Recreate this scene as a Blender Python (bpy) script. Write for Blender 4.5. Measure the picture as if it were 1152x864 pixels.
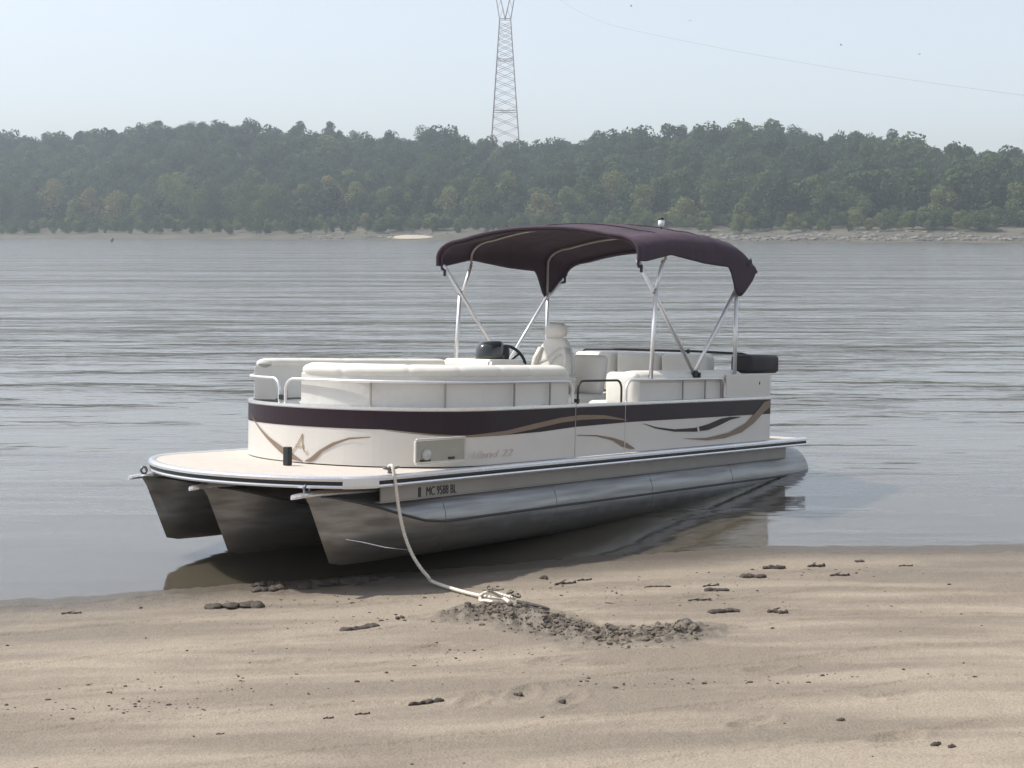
import bpy, bmesh, math, random
import numpy as np
from mathutils import Vector, Matrix
random.seed(7); rng = np.random.default_rng(11)
PI = math.pi
for o in list(bpy.data.objects): bpy.data.objects.remove(o)
SC = bpy.context.scene; COL = SC.collection

# ---------------------------------------------------------------- camera, sky, sun, exposure
CAM_H = 2.70
PITCH = 0.1077
cd = bpy.data.cameras.new('camera'); cam = bpy.data.objects.new('camera', cd); COL.objects.link(cam)
cd.sensor_width = 36; cd.lens = 50.0; cd.clip_start = 0.1; cd.clip_end = 5000
cam.location = (0, 0, CAM_H); cam.rotation_euler = (PI/2 - PITCH, 0, 0)
SC.camera = cam

SUN_EL = math.radians(56); SUN_AZ = math.radians(-80)      # azimuth from +y towards +x: the sun stands to the left
w = bpy.data.worlds.new("World"); SC.world = w; w.use_nodes = True
nt = w.node_tree; bg = nt.nodes['Background']
sky = nt.nodes.new('ShaderNodeTexSky'); sky.sky_type = 'NISHITA'; sky.sun_disc = False
sky.sun_elevation = SUN_EL; sky.sun_rotation = SUN_AZ
sky.air_density = 1.0; sky.dust_density = 2.0; sky.ozone_density = 2.6; sky.altitude = 100
hs = nt.nodes.new('ShaderNodeHueSaturation'); hs.inputs['Saturation'].default_value = .42     # a milky, hazy summer sky
nt.links.new(sky.outputs[0], hs.inputs['Color']); nt.links.new(hs.outputs[0], bg.inputs[0]); bg.inputs[1].default_value = 0.118
sd = bpy.data.lights.new('sun', 'SUN'); sun = bpy.data.objects.new('sun', sd); COL.objects.link(sun)
sd.energy = 3.0; sd.angle = math.radians(1.5); sd.color = (1.0, 0.95, 0.87)
sdir = Vector((math.sin(SUN_AZ)*math.cos(SUN_EL), math.cos(SUN_AZ)*math.cos(SUN_EL), math.sin(SUN_EL)))
sun.rotation_euler = sdir.to_track_quat('Z', 'Y').to_euler(); sun.location = (-40, 0, 60)
SC.view_settings.view_transform = 'Standard'; SC.view_settings.look = 'None'
SC.view_settings.gamma = 1; SC.view_settings.use_curve_mapping = False
SC.view_settings.exposure = 0.70
SC.cycles.max_bounces = 8; SC.cycles.volume_bounces = 1; SC.cycles.use_denoising = True

# ---------------------------------------------------------------- materials
def nodes(m): m.use_nodes = True; return m.node_tree, m.node_tree.nodes['Principled BSDF']
def mat(name, col, rough=.5, metal=0., var=.0, vscale=8., bump=0., bscale=60., spec=.5, col2=None, coat=0., stretch=None):
    m = bpy.data.materials.new(name); t, b = nodes(m)
    b.inputs['Roughness'].default_value = rough; b.inputs['Metallic'].default_value = metal
    b.inputs['Specular IOR Level'].default_value = spec; b.inputs['Coat Weight'].default_value = coat
    tc = t.nodes.new('ShaderNodeTexCoord'); src = tc.outputs['Object']
    if stretch:
        mp = t.nodes.new('ShaderNodeMapping'); mp.inputs['Scale'].default_value = stretch
        t.links.new(src, mp.inputs[0]); src = mp.outputs[0]
    if var or col2:
        n = t.nodes.new('ShaderNodeTexNoise'); n.inputs['Scale'].default_value = vscale; n.inputs['Detail'].default_value = 5
        t.links.new(src, n.inputs['Vector'])
        r = t.nodes.new('ShaderNodeValToRGB'); t.links.new(n.outputs['Fac'], r.inputs[0])
        c2 = col2 or tuple(c*(1-var) for c in col)
        r.color_ramp.elements[0].position = .35; r.color_ramp.elements[1].position = .65
        r.color_ramp.elements[0].color = (*c2, 1); r.color_ramp.elements[1].color = (*col, 1)
        t.links.new(r.outputs[0], b.inputs['Base Color'])
        mr = t.nodes.new('ShaderNodeMapRange'); mr.inputs['To Min'].default_value = rough*.85; mr.inputs['To Max'].default_value = min(1, rough*1.2)
        t.links.new(n.outputs['Fac'], mr.inputs['Value']); t.links.new(mr.outputs[0], b.inputs['Roughness'])
    else:
        b.inputs['Base Color'].default_value = (*col, 1)
    if bump:
        n2 = t.nodes.new('ShaderNodeTexNoise'); n2.inputs['Scale'].default_value = bscale; n2.inputs['Detail'].default_value = 4
        t.links.new(src, n2.inputs['Vector'])
        bp = t.nodes.new('ShaderNodeBump'); bp.inputs['Strength'].default_value = 1; bp.inputs['Distance'].default_value = bump
        t.links.new(n2.outputs['Fac'], bp.inputs['Height']); t.links.new(bp.outputs[0], b.inputs['Normal'])
    return m
def log_mat():
    """brushed aluminium with long streaks, blotches and a brown scum line left by the river"""
    m = bpy.data.materials.new('brushed_log_aluminium'); t, b = nodes(m); L = t.links.new; N = t.nodes.new
    tc = N('ShaderNodeTexCoord'); mp = N('ShaderNodeMapping'); mp.inputs['Scale'].default_value = (.45, 3., 7.); L(tc.outputs['Object'], mp.inputs[0])
    n = N('ShaderNodeTexNoise'); n.inputs['Scale'].default_value = 2.2; n.inputs['Detail'].default_value = 6; L(mp.outputs[0], n.inputs['Vector'])
    r = N('ShaderNodeValToRGB'); L(n.outputs['Fac'], r.inputs[0]); e = r.color_ramp.elements
    e[0].position = .34; e[0].color = (.20, .195, .19, 1); e[1].position = .66; e[1].color = (.36, .36, .36, 1)
    n2 = N('ShaderNodeTexNoise'); n2.inputs['Scale'].default_value = 3.5; n2.inputs['Detail'].default_value = 7; L(tc.outputs['Object'], n2.inputs['Vector'])
    sp = N('ShaderNodeSeparateXYZ'); L(tc.outputs['Object'], sp.inputs[0])
    a = N('ShaderNodeMath'); a.operation = 'MULTIPLY_ADD'; L(n2.outputs['Fac'], a.inputs[0]); a.inputs[1].default_value = -.22; L(sp.outputs['Z'], a.inputs[2])
    st = N('ShaderNodeMapRange'); L(a.outputs[0], st.inputs['Value']); st.inputs['From Min'].default_value = .06; st.inputs['From Max'].default_value = .14; st.inputs['To Min'].default_value = .75; st.inputs['To Max'].default_value = 0.
    mx = N('ShaderNodeMix'); mx.data_type = 'RGBA'; L(st.outputs[0], mx.inputs['Factor']); L(r.outputs[0], mx.inputs['A']); mx.inputs['B'].default_value = (.12, .105, .085, 1); L(mx.outputs['Result'], b.inputs['Base Color'])
    me = N('ShaderNodeMapRange'); L(st.outputs[0], me.inputs['Value']); me.inputs['To Min'].default_value = .8; me.inputs['To Max'].default_value = .35; L(me.outputs[0], b.inputs['Metallic'])
    ro = N('ShaderNodeMapRange'); L(n2.outputs['Fac'], ro.inputs['Value']); ro.inputs['To Min'].default_value = .27; ro.inputs['To Max'].default_value = .45; L(ro.outputs[0], b.inputs['Roughness'])
    bp = N('ShaderNodeBump'); bp.inputs['Distance'].default_value = .005; L(n.outputs['Fac'], bp.inputs['Height']); L(bp.outputs[0], b.inputs['Normal'])
    return m
M = {}
M['panel'] = mat('cream_panel', (.68, .65, .605), .35, var=.06, vscale=2.5, coat=.2)
M['vinyl'] = mat('cream_vinyl', (.76, .735, .67), .5, var=.07, vscale=5, bump=.004, bscale=9)
M['vinyl_back'] = mat('grey_cream_vinyl', (.67, .66, .625), .5, var=.07, vscale=4, bump=.003, bscale=12)
M['plum'] = mat('plum_stripe', (.022, .010, .016), .4, spec=.3, var=.1)
M['tan'] = mat('tan_decal', (.25, .18, .13), .45, var=.1)
M['gold'] = mat('gold_decal', (.50, .36, .20), .45)
M['faint'] = mat('faint_script', (.57, .50, .46), .45)
M['canvas'] = mat('purple_canvas', (.062, .040, .059), .85, col2=(.046, .031, .045), vscale=3, bump=.02, bscale=4)
M['pad'] = mat('dark_plum_pad', (.022, .016, .022), .6, var=.15, vscale=6, bump=.004, bscale=14)
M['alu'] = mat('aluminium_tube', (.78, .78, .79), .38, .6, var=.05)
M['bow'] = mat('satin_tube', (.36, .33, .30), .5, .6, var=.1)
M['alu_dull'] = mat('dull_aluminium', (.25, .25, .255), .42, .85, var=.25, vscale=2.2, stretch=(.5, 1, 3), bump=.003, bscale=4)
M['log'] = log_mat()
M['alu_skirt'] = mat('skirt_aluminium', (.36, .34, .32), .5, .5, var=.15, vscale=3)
M['rail'] = mat('bright_rail', (.82, .82, .84), .25, .75, var=.05)
M['black'] = mat('black_rubber', (.015, .015, .017), .5, var=.2)
M['carpet'] = mat('beige_deck', (.54, .49, .44), .9, var=.1, vscale=14, bump=.002, bscale=180)
M['smoke'] = mat('smoked_acrylic', (.035, .04, .042), .12, var=.15, coat=.4)
M['rope'] = mat('white_rope', (.74, .69, .60), .85, var=.18, vscale=40, bump=.004, bscale=90)
M['anchor'] = mat('rusty_anchor', (.17, .15, .13), .5, .6, var=.25, vscale=20)
M['lens'] = mat('white_lens', (.85, .85, .83), .2, coat=.5)
M['ink'] = mat('black_letters', (.02, .02, .02), .4)
M['recess'] = mat('grey_green_recess_shade', (.40, .385, .32), .5, var=.1)  # shading of the recess put into the colour
M['lamp'] = mat('lamp_glass', (.50, .50, .48), .2, coat=.4)
M['frame_cream'] = mat('cream_trim', (.60, .57, .51), .45, var=.05)
M['mud'] = mat('dark_wet_mud', (.070, .053, .043), .75, var=.35, vscale=25, bump=.01, bscale=40)
M['clod'] = mat('sand_clod', (.155, .128, .102), .95, var=.3, vscale=25, bump=.01, bscale=50)
M['wood'] = mat('dark_driftwood', (.075, .058, .05), .85, var=.35, vscale=30, bump=.006, bscale=50)
M['bird'] = mat('dark_plumage', (.03, .028, .03), .8, var=.2)
M['steel'] = mat('reddish_steel', (.36, .27, .265), .6, .3, var=.2, vscale=.6)
M['cable'] = mat('cable_grey', (.12, .12, .12), .6, .3)
M['seam'] = mat('dark_strake_shadow', (.05, .05, .05), .6)  # for the strakes, darkened so the colour carries their shadow line
M['rock'] = mat('pale_rock', (.21, .195, .175), .9, col2=(.09, .082, .075), vscale=.6)
M['bark'] = mat('grey_bark', (.12, .10, .085), .9, var=.4, vscale=2)

# ---------------------------------------------------------------- object helpers
def obj(name, bm, m, parent=None, smooth=False, loc=None):
    me = bpy.data.meshes.new(name); bm.normal_update(); bm.to_mesh(me); bm.free()
    if m: me.materials.append(m)
    if smooth: me.polygons.foreach_set('use_smooth', [True]*len(me.polygons))
    o = bpy.data.objects.new(name, me); COL.objects.link(o)
    if parent is not None: o.parent = parent
    if loc is not None: o.location = loc
    return o
def from_np(name, V, F, m, smooth=False, attr=None):
    me = bpy.data.meshes.new(name); V = np.asarray(V, np.float32); F = np.asarray(F, np.int32)
    k = F.shape[1]
    me.vertices.add(len(V)); me.vertices.foreach_set('co', V.ravel())
    me.loops.add(F.size); me.loops.foreach_set('vertex_index', F.ravel())
    me.polygons.add(len(F)); me.polygons.foreach_set('loop_start', np.arange(len(F), dtype=np.int32)*k)
    me.update(calc_edges=True)
    if smooth: me.polygons.foreach_set('use_smooth', np.ones(len(F), bool))
    if attr is not None:
        a = me.attributes.new('tint', 'FLOAT', 'POINT'); a.data.foreach_set('value', np.asarray(attr, np.float32))
    if m: me.materials.append(m)
    o = bpy.data.objects.new(name, me); COL.objects.link(o); return o
def empty(name, loc=(0, 0, 0)):
    o = bpy.data.objects.new(name, None); COL.objects.link(o); o.location = loc; o.empty_display_size = .2; return o
def tag(o, label=None, cat=None, group=None, kind=None):
    if label: o['label'] = label
    if cat: o['category'] = cat
    if group: o['group'] = group
    if kind: o['kind'] = kind
    return o
def B(): return bmesh.new()
def add_faces(bm, V, F):
    vs = [bm.verts.new(v) for v in V]
    for f in F:
        try: bm.faces.new([vs[i] for i in f])
        except ValueError: pass
def add_box(bm, c, s, r=0., seg=2, rot=None):
    t = bmesh.new(); bmesh.ops.create_cube(t, size=1)
    bmesh.ops.scale(t, vec=s, verts=t.verts)
    if r: bmesh.ops.bevel(t, geom=list(t.edges), offset=r, segments=seg, affect='EDGES', profile=.5)
    if rot is not None: bmesh.ops.rotate(t, cent=(0, 0, 0), matrix=rot, verts=t.verts)
    bmesh.ops.translate(t, vec=c, verts=t.verts)
    t.verts.index_update(); add_faces(bm, [v.co.copy() for v in t.verts], [[v.index for v in f.verts] for f in t.faces]); t.free()
def add_tube(bm, pts, r, seg=8, closed=False):
    pts = [Vector(p) for p in pts]; n = len(pts); rings = []
    rr = r if hasattr(r, '__len__') else [r]*n
    up = None
    for i, p in enumerate(pts):
        if closed: d = pts[(i+1) % n] - pts[i-1]
        else: d = pts[min(i+1, n-1)] - pts[max(i-1, 0)]
        d.normalize()
        if up is None:
            up = Vector((0, 0, 1)) if abs(d.z) < .9 else Vector((1, 0, 0))
        a = d.cross(up).normalized(); b = a.cross(d); up = b
        rings.append([bm.verts.new(p + (a*math.cos(t) + b*math.sin(t))*rr[i]) for t in [2*PI*k/seg for k in range(seg)]])
    for i in range(n if closed else n-1):
        A, C = rings[i], rings[(i+1) % n]
        for k in range(seg): bm.faces.new((A[k], A[(k+1) % seg], C[(k+1) % seg], C[k]))
    if not closed:
        bm.faces.new(rings[0][::-1]); bm.faces.new(rings[-1])
def loft(bm, secs, cap=True, closed=False):
    rings = [[bm.verts.new(p) for p in s] for s in secs]; k = len(secs[0]); n = len(rings)
    for i in range(n if closed else n-1):
        A, C = rings[i], rings[(i+1) % n]
        for j in range(k): bm.faces.new((A[j], A[(j+1) % k], C[(j+1) % k], C[j]))
    if cap and not closed: bm.faces.new(rings[0][::-1]); bm.faces.new(rings[-1])
def sheet(bm, rows):
    g = [[bm.verts.new(p) for p in r] for r in rows]
    for i in range(len(g)-1):
        for j in range(len(g[0])-1): bm.faces.new((g[i][j], g[i][j+1], g[i+1][j+1], g[i+1][j]))
def smooth_pts(P, n=8):
    P = [Vector(p) for p in P]; out = []
    for i in range(len(P)-1):
        p0, p1, p2, p3 = P[max(i-1, 0)], P[i], P[i+1], P[min(i+2, len(P)-1)]
        for k in range(n):
            t = k/n
            out.append(.5*((2*p1)+(p2-p0)*t+(2*p0-5*p1+4*p2-p3)*t*t+(3*p1-3*p2+p3-p0)*t**3))
    out.append(P[-1]); return out
def arc_corner(a, c, b, r, n=6):
    a, b, c = Vector(a), Vector(b), Vector(c); p = c+(a-c).normalized()*r; q = c+(b-c).normalized()*r
    return [(1-t)**2*p+2*t*(1-t)*c+t*t*q for t in [k/n for k in range(n+1)]]

# value noise for terrain
_T = rng.random((256, 256)).astype(np.float64)
def vnoise(x, y):
    xi = np.floor(x).astype(int); yi = np.floor(y).astype(int); fx = x-xi; fy = y-yi
    fx = fx*fx*(3-2*fx); fy = fy*fy*(3-2*fy)
    a = _T[xi % 256, yi % 256]; b = _T[(xi+1) % 256, yi % 256]; c = _T[xi % 256, (yi+1) % 256]; d = _T[(xi+1) % 256, (yi+1) % 256]
    return (a*(1-fx)+b*fx)*(1-fy)+(c*(1-fx)+d*fx)*fy - .5
def fbm(x, y, o=4):
    s = 0; a = 1.
    for k in range(o): s = s+a*vnoise(x*2**k+17.3*k, y*2**k+5.1*k); a *= .5
    return s

# ---------------------------------------------------------------- the beach
SHX = np.array([-300., -60, -20, -8, -3.76, -2.72, -1.23, .47, 2.2, 4.43, 9, 25, 80, 300])
SHY = np.array([-60., -4, 6.2, 9.1, 10.21, 10.47, 10.94, 11.55, 11.98, 12.09, 12.5, 14, 20, 40])
def shore_d(x, y): return np.interp(x, SHX, SHY) + .05*vnoise(x*1.3, x*0+3.) + .045*vnoise(x*4.1, x*0+9.) + .02*vnoise(x*11., x*0+4.) - y
CH = np.array([(-.28, 9.36), (-.1, 9.39), (.14, 9.06), (.36, 8.75), (.61, 8.46), (.89, 8.50), (1.08, 8.66)])
def churn(x, y):
    best = np.full(np.shape(x), 9.)
    for (ax, ay), (bx, by) in zip(CH[:-1], CH[1:]):
        dx, dy = bx-ax, by-ay; t = np.clip(((x-ax)*dx+(y-ay)*dy)/(dx*dx+dy*dy), 0, 1)
        best = np.minimum(best, np.hypot(x-ax-t*dx, (y-ay-t*dy)))
    return np.clip(1-best/(.36+.2*vnoise(x*6, y*6)), 0, 1)
FOOT = []      # shallow footprints and scrapes: x, y, size, angle
for q in [(.52, 9.63, .16, .2), (.75, 10.3, .14, -.3), (1.3, 9.8, .15, .4), (1.75, 9.35, .16, .1), (2.2, 10.9, .15, 0), (-1.6, 10.3, .16, .3), (-1.0, 9.9, .13, .1), (-.6, 9.35, .14, .5), (0.05, 7.15, .16, 1.2), (.3, 6.98, .16, 1.2), (-.2, 7.05, .15, 1.3), (-.5, 8.4, .13, .3), (.2, 7.9, .15, .6), (.55, 7.75, .15, .2), (1.4, 7.6, .15, .3), (1.9, 6.9, .15, .2), (-1.4, 8.1, .14, .2), (1.7, 6.1, .15, .4), (1.1, 6.4, .14, .6)]: FOOT.append(q)
def sand_z(x, y):
    x = np.asarray(x, float); y = np.asarray(y, float)
    d = shore_d(x, y); dp = np.maximum(d, 0)
    z = np.where(d > 0, .055*d+.0045*np.minimum(dp, 16)**2, .10*d)
    z = np.where(d > 16, .055*d+.0045*256+.03*(dp-16), z)
    dw = dp+.35*fbm(x*.35, y*.5, 3)
    ridge = .5*np.sin(dw*4.1+.8*np.sin(dw*1.7))+.3*vnoise(dw*3.3, x*.12)+.35*vnoise(dw*7.5, x*.2)
    saw = (dw*1.15) % 1.0
    ridge = ridge+.7*np.exp(-((saw-.5)/.10)**2)*(saw < .5)*1.0
    fade = np.clip(dp/.5, 0, 1)
    z = z+fade*(.0105*ridge+.010*fbm(x*1.6, y*3.0, 3)+.006*fbm(x*6, y*9, 3))+.0035*fbm(x*18, y*22, 2)
    c = churn(x, y)
    z = z+c*(.02+.11*np.abs(fbm(x*10, y*12, 4)))-.02*np.exp(-((np.hypot(x-.3, y-9.0)-.25)/.1)**2)*(c > 0)
    band = np.exp(-((dp-.35)/.28)**2)
    z = z+band*.018*np.clip(fbm(x*5, y*7, 3), 0, 1)
    for fx, fy, s, a in FOOT:
        u = (x-fx)*math.cos(a)+(y-fy)*math.sin(a); v = -(x-fx)*math.sin(a)+(y-fy)*math.cos(a)
        q = (u/s)**2+(v/(s*.42))**2
        q = q*(1+.9*vnoise(x*9, y*9)); z = z-.013*np.exp(-q*1.6)+.009*np.exp(-((np.sqrt(np.maximum(q,0))-1.15)/.3)**2)*(1+1.6*vnoise(x*14, y*17))
    return z
m = bpy.data.materials.new('river_sand'); t, b = nodes(m); L = t.links.new; N = t.nodes.new
tc = N('ShaderNodeTexCoord'); mp = N('ShaderNodeMapping'); mp.inputs['Scale'].default_value = (.35, 1.6, 1.6); mp.inputs['Rotation'].default_value = (0, 0, -.2)
L(tc.outputs['Object'], mp.inputs[0])
n1 = N('ShaderNodeTexNoise'); n1.inputs['Scale'].default_value = 1.5; n1.inputs['Detail'].default_value = 6; L(mp.outputs[0], n1.inputs['Vector'])
n2 = N('ShaderNodeTexNoise'); n2.inputs['Scale'].default_value = 75; n2.inputs['Detail'].default_value = 4; L(tc.outputs['Object'], n2.inputs['Vector'])
n3 = N('ShaderNodeTexNoise'); n3.inputs['Scale'].default_value = 22; n3.inputs['Detail'].default_value = 6; L(tc.outputs['Object'], n3.inputs['Vector'])
r1 = N('ShaderNodeValToRGB'); L(n1.outputs['Fac'], r1.inputs[0])
r1.color_ramp.elements[0].position = .41; r1.color_ramp.elements[0].color = (.222, .186, .146, 1)
r1.color_ramp.elements[1].position = .59; r1.color_ramp.elements[1].color = (.332, .279, .217, 1)
mx = N('ShaderNodeMix'); mx.data_type = 'RGBA'; mx.blend_type = 'MULTIPLY'; mx.inputs['Factor'].default_value = .38
r2 = N('ShaderNodeValToRGB'); L(n2.outputs['Fac'], r2.inputs[0]); r2.color_ramp.elements[0].position = .3; r2.color_ramp.elements[0].color = (.30, .28, .26, 1); r2.color_ramp.elements[1].position = .62
L(r1.outputs[0], mx.inputs['A']); L(r2.outputs[0], mx.inputs['B'])
at = N('ShaderNodeAttribute'); at.attribute_name = 'tint'
mx2 = N('ShaderNodeMix'); mx2.data_type = 'RGBA'; L(at.outputs['Fac'], mx2.inputs['Factor']); L(mx.outputs['Result'], mx2.inputs['A'])
mx2.inputs['B'].default_value = (.105, .087, .068, 1)
L(mx2.outputs['Result'], b.inputs['Base Color'])
mr = N('ShaderNodeMapRange'); L(at.outputs['Fac'], mr.inputs['Value']); mr.inputs['To Min'].default_value = .92; mr.inputs['To Max'].default_value = .42; L(mr.outputs[0], b.inputs['Roughness'])
ad = N('ShaderNodeMath'); ad.operation = 'ADD'; L(n2.outputs['Fac'], ad.inputs[0]); L(n3.outputs['Fac'], ad.inputs[1])
bp = N('ShaderNodeBump'); bp.inputs['Distance'].default_value = .008; L(ad.outputs[0], bp.inputs['Height']); L(bp.outputs[0], b.inputs['Normal'])
M['sand'] = m
gx = np.concatenate([np.array([-300, -200, -120, -70, -40, -25, -15, -10, -7.5]), np.arange(-5.6, 5.6, .017), np.array([7.5, 10, 15, 25, 40, 70, 120, 200, 300])])
gy = np.concatenate([np.array([-80, -50, -30, -18, -10, -5, -1, 2, 4]), np.arange(5.2, 12.7, .015), np.array([13.5, 15, 18, 22, 30, 45])])
X, Y = np.meshgrid(gx, gy); Z = sand_z(X, Y); Z = np.maximum(Z, -1.4)
D = shore_d(X, Y)+.10*fbm(X*2, Y*3, 3)
wet = np.clip(1-D/.8, 0, 1)*.95+.42*np.clip(1-D/2.2, 0, 1)+.35*np.clip(fbm(X*.25+3, D*1.6, 4)-.05, 0, 1)*np.clip(D/.6, 0, 1)+churn(X, Y)**.5*.9
wet = np.clip(wet, 0, 1)
nx, ny = len(gx), len(gy); idx = np.arange(nx*ny).reshape(ny, nx)
F = np.stack([idx[:-1, :-1], idx[:-1, 1:], idx[1:, 1:], idx[1:, :-1]], -1).reshape(-1, 4)
beach = from_np('sand_beach', np.stack([X, Y, Z], -1).reshape(-1, 3), F, M['sand'], True, wet.ravel())
tag(beach, 'smooth pinkish grey river sand with low ridges', 'beach', kind='structure')

# ---------------------------------------------------------------- the river
m = bpy.data.materials.new('murky_river_water'); t, b = nodes(m); L = t.links.new; N = t.nodes.new
b.inputs['Base Color'].default_value = (.098, .084, .062, 1); b.inputs['Roughness'].default_value = .10; b.inputs['IOR'].default_value = 1.58; b.inputs['Specular IOR Level'].default_value = .9
b.inputs['Subsurface Weight'].default_value = 1.; b.inputs['Subsurface Radius'].default_value = (1., .8, .5); b.inputs['Subsurface Scale'].default_value = .6
tc = N('ShaderNodeTexCoord'); sep = N('ShaderNodeSeparateXYZ'); L(tc.outputs['Object'], sep.inputs[0])
def noise(scale, stretch, detail=3, rot=0.):
    mp = N('ShaderNodeMapping'); mp.inputs['Scale'].default_value = stretch; mp.inputs['Rotation'].default_value = (0, 0, rot); L(tc.outputs['Object'], mp.inputs[0])
    n = N('ShaderNodeTexNoise'); n.inputs['Scale'].default_value = scale; n.inputs['Detail'].default_value = detail; L(mp.outputs[0], n.inputs['Vector']); return n.outputs['Fac']
def math_(op, a, b_, clamp=False):
    n = N('ShaderNodeMath'); n.operation = op; n.use_clamp = clamp
    for k, v in enumerate((a, b_)):
        if isinstance(v, (int, float)): n.inputs[k].default_value = v
        elif v is not None: L(v, n.inputs[k])
    return n.outputs[0]
def ramp(src, stops):
    r = N('ShaderNodeValToRGB'); L(src, r.inputs[0]); e = r.color_ramp.elements
    while len(e) < len(stops): e.new(.5)
    for el, (p, v) in zip(e, stops): el.position = p; el.color = (v, v, v, 1)
    return r.outputs[0]
small = noise(2.6, (.35, 1, 1), 3, .05)         # wavelets about 0.4 m from crest to crest
mid = noise(.8, (.24, 1, 1), 4, .03)           # 1.2 m swell lines
large = noise(.05, (.35, 1, 1), 3, -.1)         # gust patches
dist = math_('DIVIDE', sep.outputs['Y'], 120.)
env = ramp(dist, [(0, .03), (.10, .10), (.15, .35), (.21, .75), (.265, 1.), (.31, .8), (.42, .7), (.75, .7), (1, .8)])
patch = ramp(large, [(.3, .35), (.62, 1.)])
brk = ramp(noise(.3, (.45, 1, 1), 4, .2), [(.38, .25), (.62, 1.)])
amp = math_('MULTIPLY', math_('MULTIPLY', env, patch), brk)
mid = math_('ADD', math_('MULTIPLY', mid, .5), math_('MULTIPLY', ramp(mid, [(.5, 0), (.70, 1)]), 1.1))
h = math_('ADD', math_('MULTIPLY', small, .042), math_('MULTIPLY', mid, .085))
h = math_('MULTIPLY', h, amp)
roll1 = noise(.33, (.20, 1, 1), 5, .04); roll2 = noise(.10, (.16, 1, 1), 6, .03)
e1 = ramp(dist, [(.18, 0), (.3, .5), (.5, 1)]); e2 = ramp(dist, [(.35, 0), (.6, .7), (.9, 1)])
h = math_('ADD', h, math_('ADD', math_('MULTIPLY', math_('MULTIPLY', roll1, e1), .42), math_('MULTIPLY', math_('MULTIPLY', roll2, e2), 1.5)))
bp = N('ShaderNodeBump'); bp.inputs['Strength'].default_value = 1; bp.inputs['Distance'].default_value = 1.0
rg = ramp(dist, [(0, .06), (.2, .08), (.36, .12), (.5, .15), (.85, .15), (1, .15)]); L(rg, b.inputs['Roughness'])
L(h, bp.inputs['Height']); L(bp.outputs[0], b.inputs['Normal'])
M['water'] = m
bm = B(); sheet(bm, [[(x, y, 0) for x in (-900, -200, -40, 0, 40, 200, 900)] for y in (-70, 5, 20, 60, 200, 500, 1000)])
river = obj('river_water', bm, M['water']); tag(river, 'calm grey brown river with wind ripples', 'river', kind='structure')

# ---------------------------------------------------------------- the far bank and hill
def bank_v(x, y): return (y-376+.6*x)/1.166
SKX = np.array([-300, -120, 0, 40, 100, 140, 165, 200, 240, 300, 380, 400, 430, 480, 520, 560, 600, 650, 700, 760, 800, 850, 900, 940, 1000, 1040, 1080, 1150, 1300, 1500])
SKY = np.array([150., 146, 143, 150, 147, 148, 140, 137, 134, 139, 142, 148, 146, 144, 147, 155, 157, 153, 147, 144, 142, 140, 142, 145, 146, 152, 163, 168, 178, 186])
V_R = 190.
def ridge_z(x, y):
    px = np.clip(576+1600*x/np.maximum(y, 60), -300, 1500); a = (px-576)/1600
    yr = (376+1.166*V_R)/(1+.6*a); tree = 15.0
    return CAM_H+(259-np.interp(px, SKX, SKY))/1600*yr-tree
def hill_z(x, y):
    v = bank_v(x, y)+6*fbm(x*.02, y*.02, 3)
    R = ridge_z(x, y)
    bank = np.clip(v/45, 0, 1)**.8*3.6
    t = np.clip((v-50)/(V_R-50), 0, 1); s = t*t*(3-2*t)*.55+.45*t
    z = np.where(v < 0, v*.12, bank)+(R-3.6)*s-np.clip(v-V_R-15, 0, 300)*.16
    return z+np.clip(v/20, 0, 1)*.8*fbm(x*.05, y*.05, 3)
gx = np.arange(-560, 561, 5.); gy = np.arange(90, 1000, 5.)
X, Y = np.meshgrid(gx, gy); Z = np.maximum(hill_z(X, Y), -3.)
nx, ny = len(gx), len(gy); idx = np.arange(nx*ny).reshape(ny, nx)
F = np.stack([idx[:-1, :-1], idx[:-1, 1:], idx[1:, 1:], idx[1:, :-1]], -1).reshape(-1, 4)
vq = bank_v(X, Y).ravel()[F].max(1)
M['bank'] = mat('far_bank_soil', (.105, .09, .066), .95, col2=(.05, .052, .033), vscale=.09, bump=.3, bscale=.6)
hill = from_np('hill', np.stack([X, Y, Z], -1).reshape(-1, 3), F[vq > -22], M['bank'], True)
tag(hill, 'wooded bluff and sandy bank across the river', 'hill', kind='structure')

# foliage: clumps of leaf faces on the shells of several lobes
def leaf_mat(name, stops):
    m = bpy.data.materials.new(name); t, b = nodes(m); L = t.links.new; N = t.nodes.new
    at = N('ShaderNodeAttribute'); at.attribute_name = 'tint'
    r = N('ShaderNodeValToRGB'); L(at.outputs['Fac'], r.inputs[0]); e = r.color_ramp.elements
    while len(e) < len(stops): e.new(.5)
    for el, (p, c) in zip(e, stops): el.position = p; el.color = (*c, 1)
    L(r.outputs[0], b.inputs['Base Color']); b.inputs['Roughness'].default_value = .8; b.inputs['Specular IOR Level'].default_value = .15
    tr = N('ShaderNodeBsdfTranslucent'); L(r.outputs[0], tr.inputs['Color']); ms = N('ShaderNodeMixShader'); ms.inputs[0].default_value = .38      # thin leaves let light through
    L(b.outputs[0], ms.inputs[1]); L(tr.outputs[0], ms.inputs[2]); L(ms.outputs[0], t.nodes['Material Output'].inputs['Surface'])
    return m
M['leaf'] = leaf_mat('mixed_leaves', [(0, (.030, .050, .024)), (.35, (.046, .074, .030)), (.65, (.082, .112, .042)), (.88, (.17, .19, .072)), (1, (.22, .19, .09))])
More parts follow.
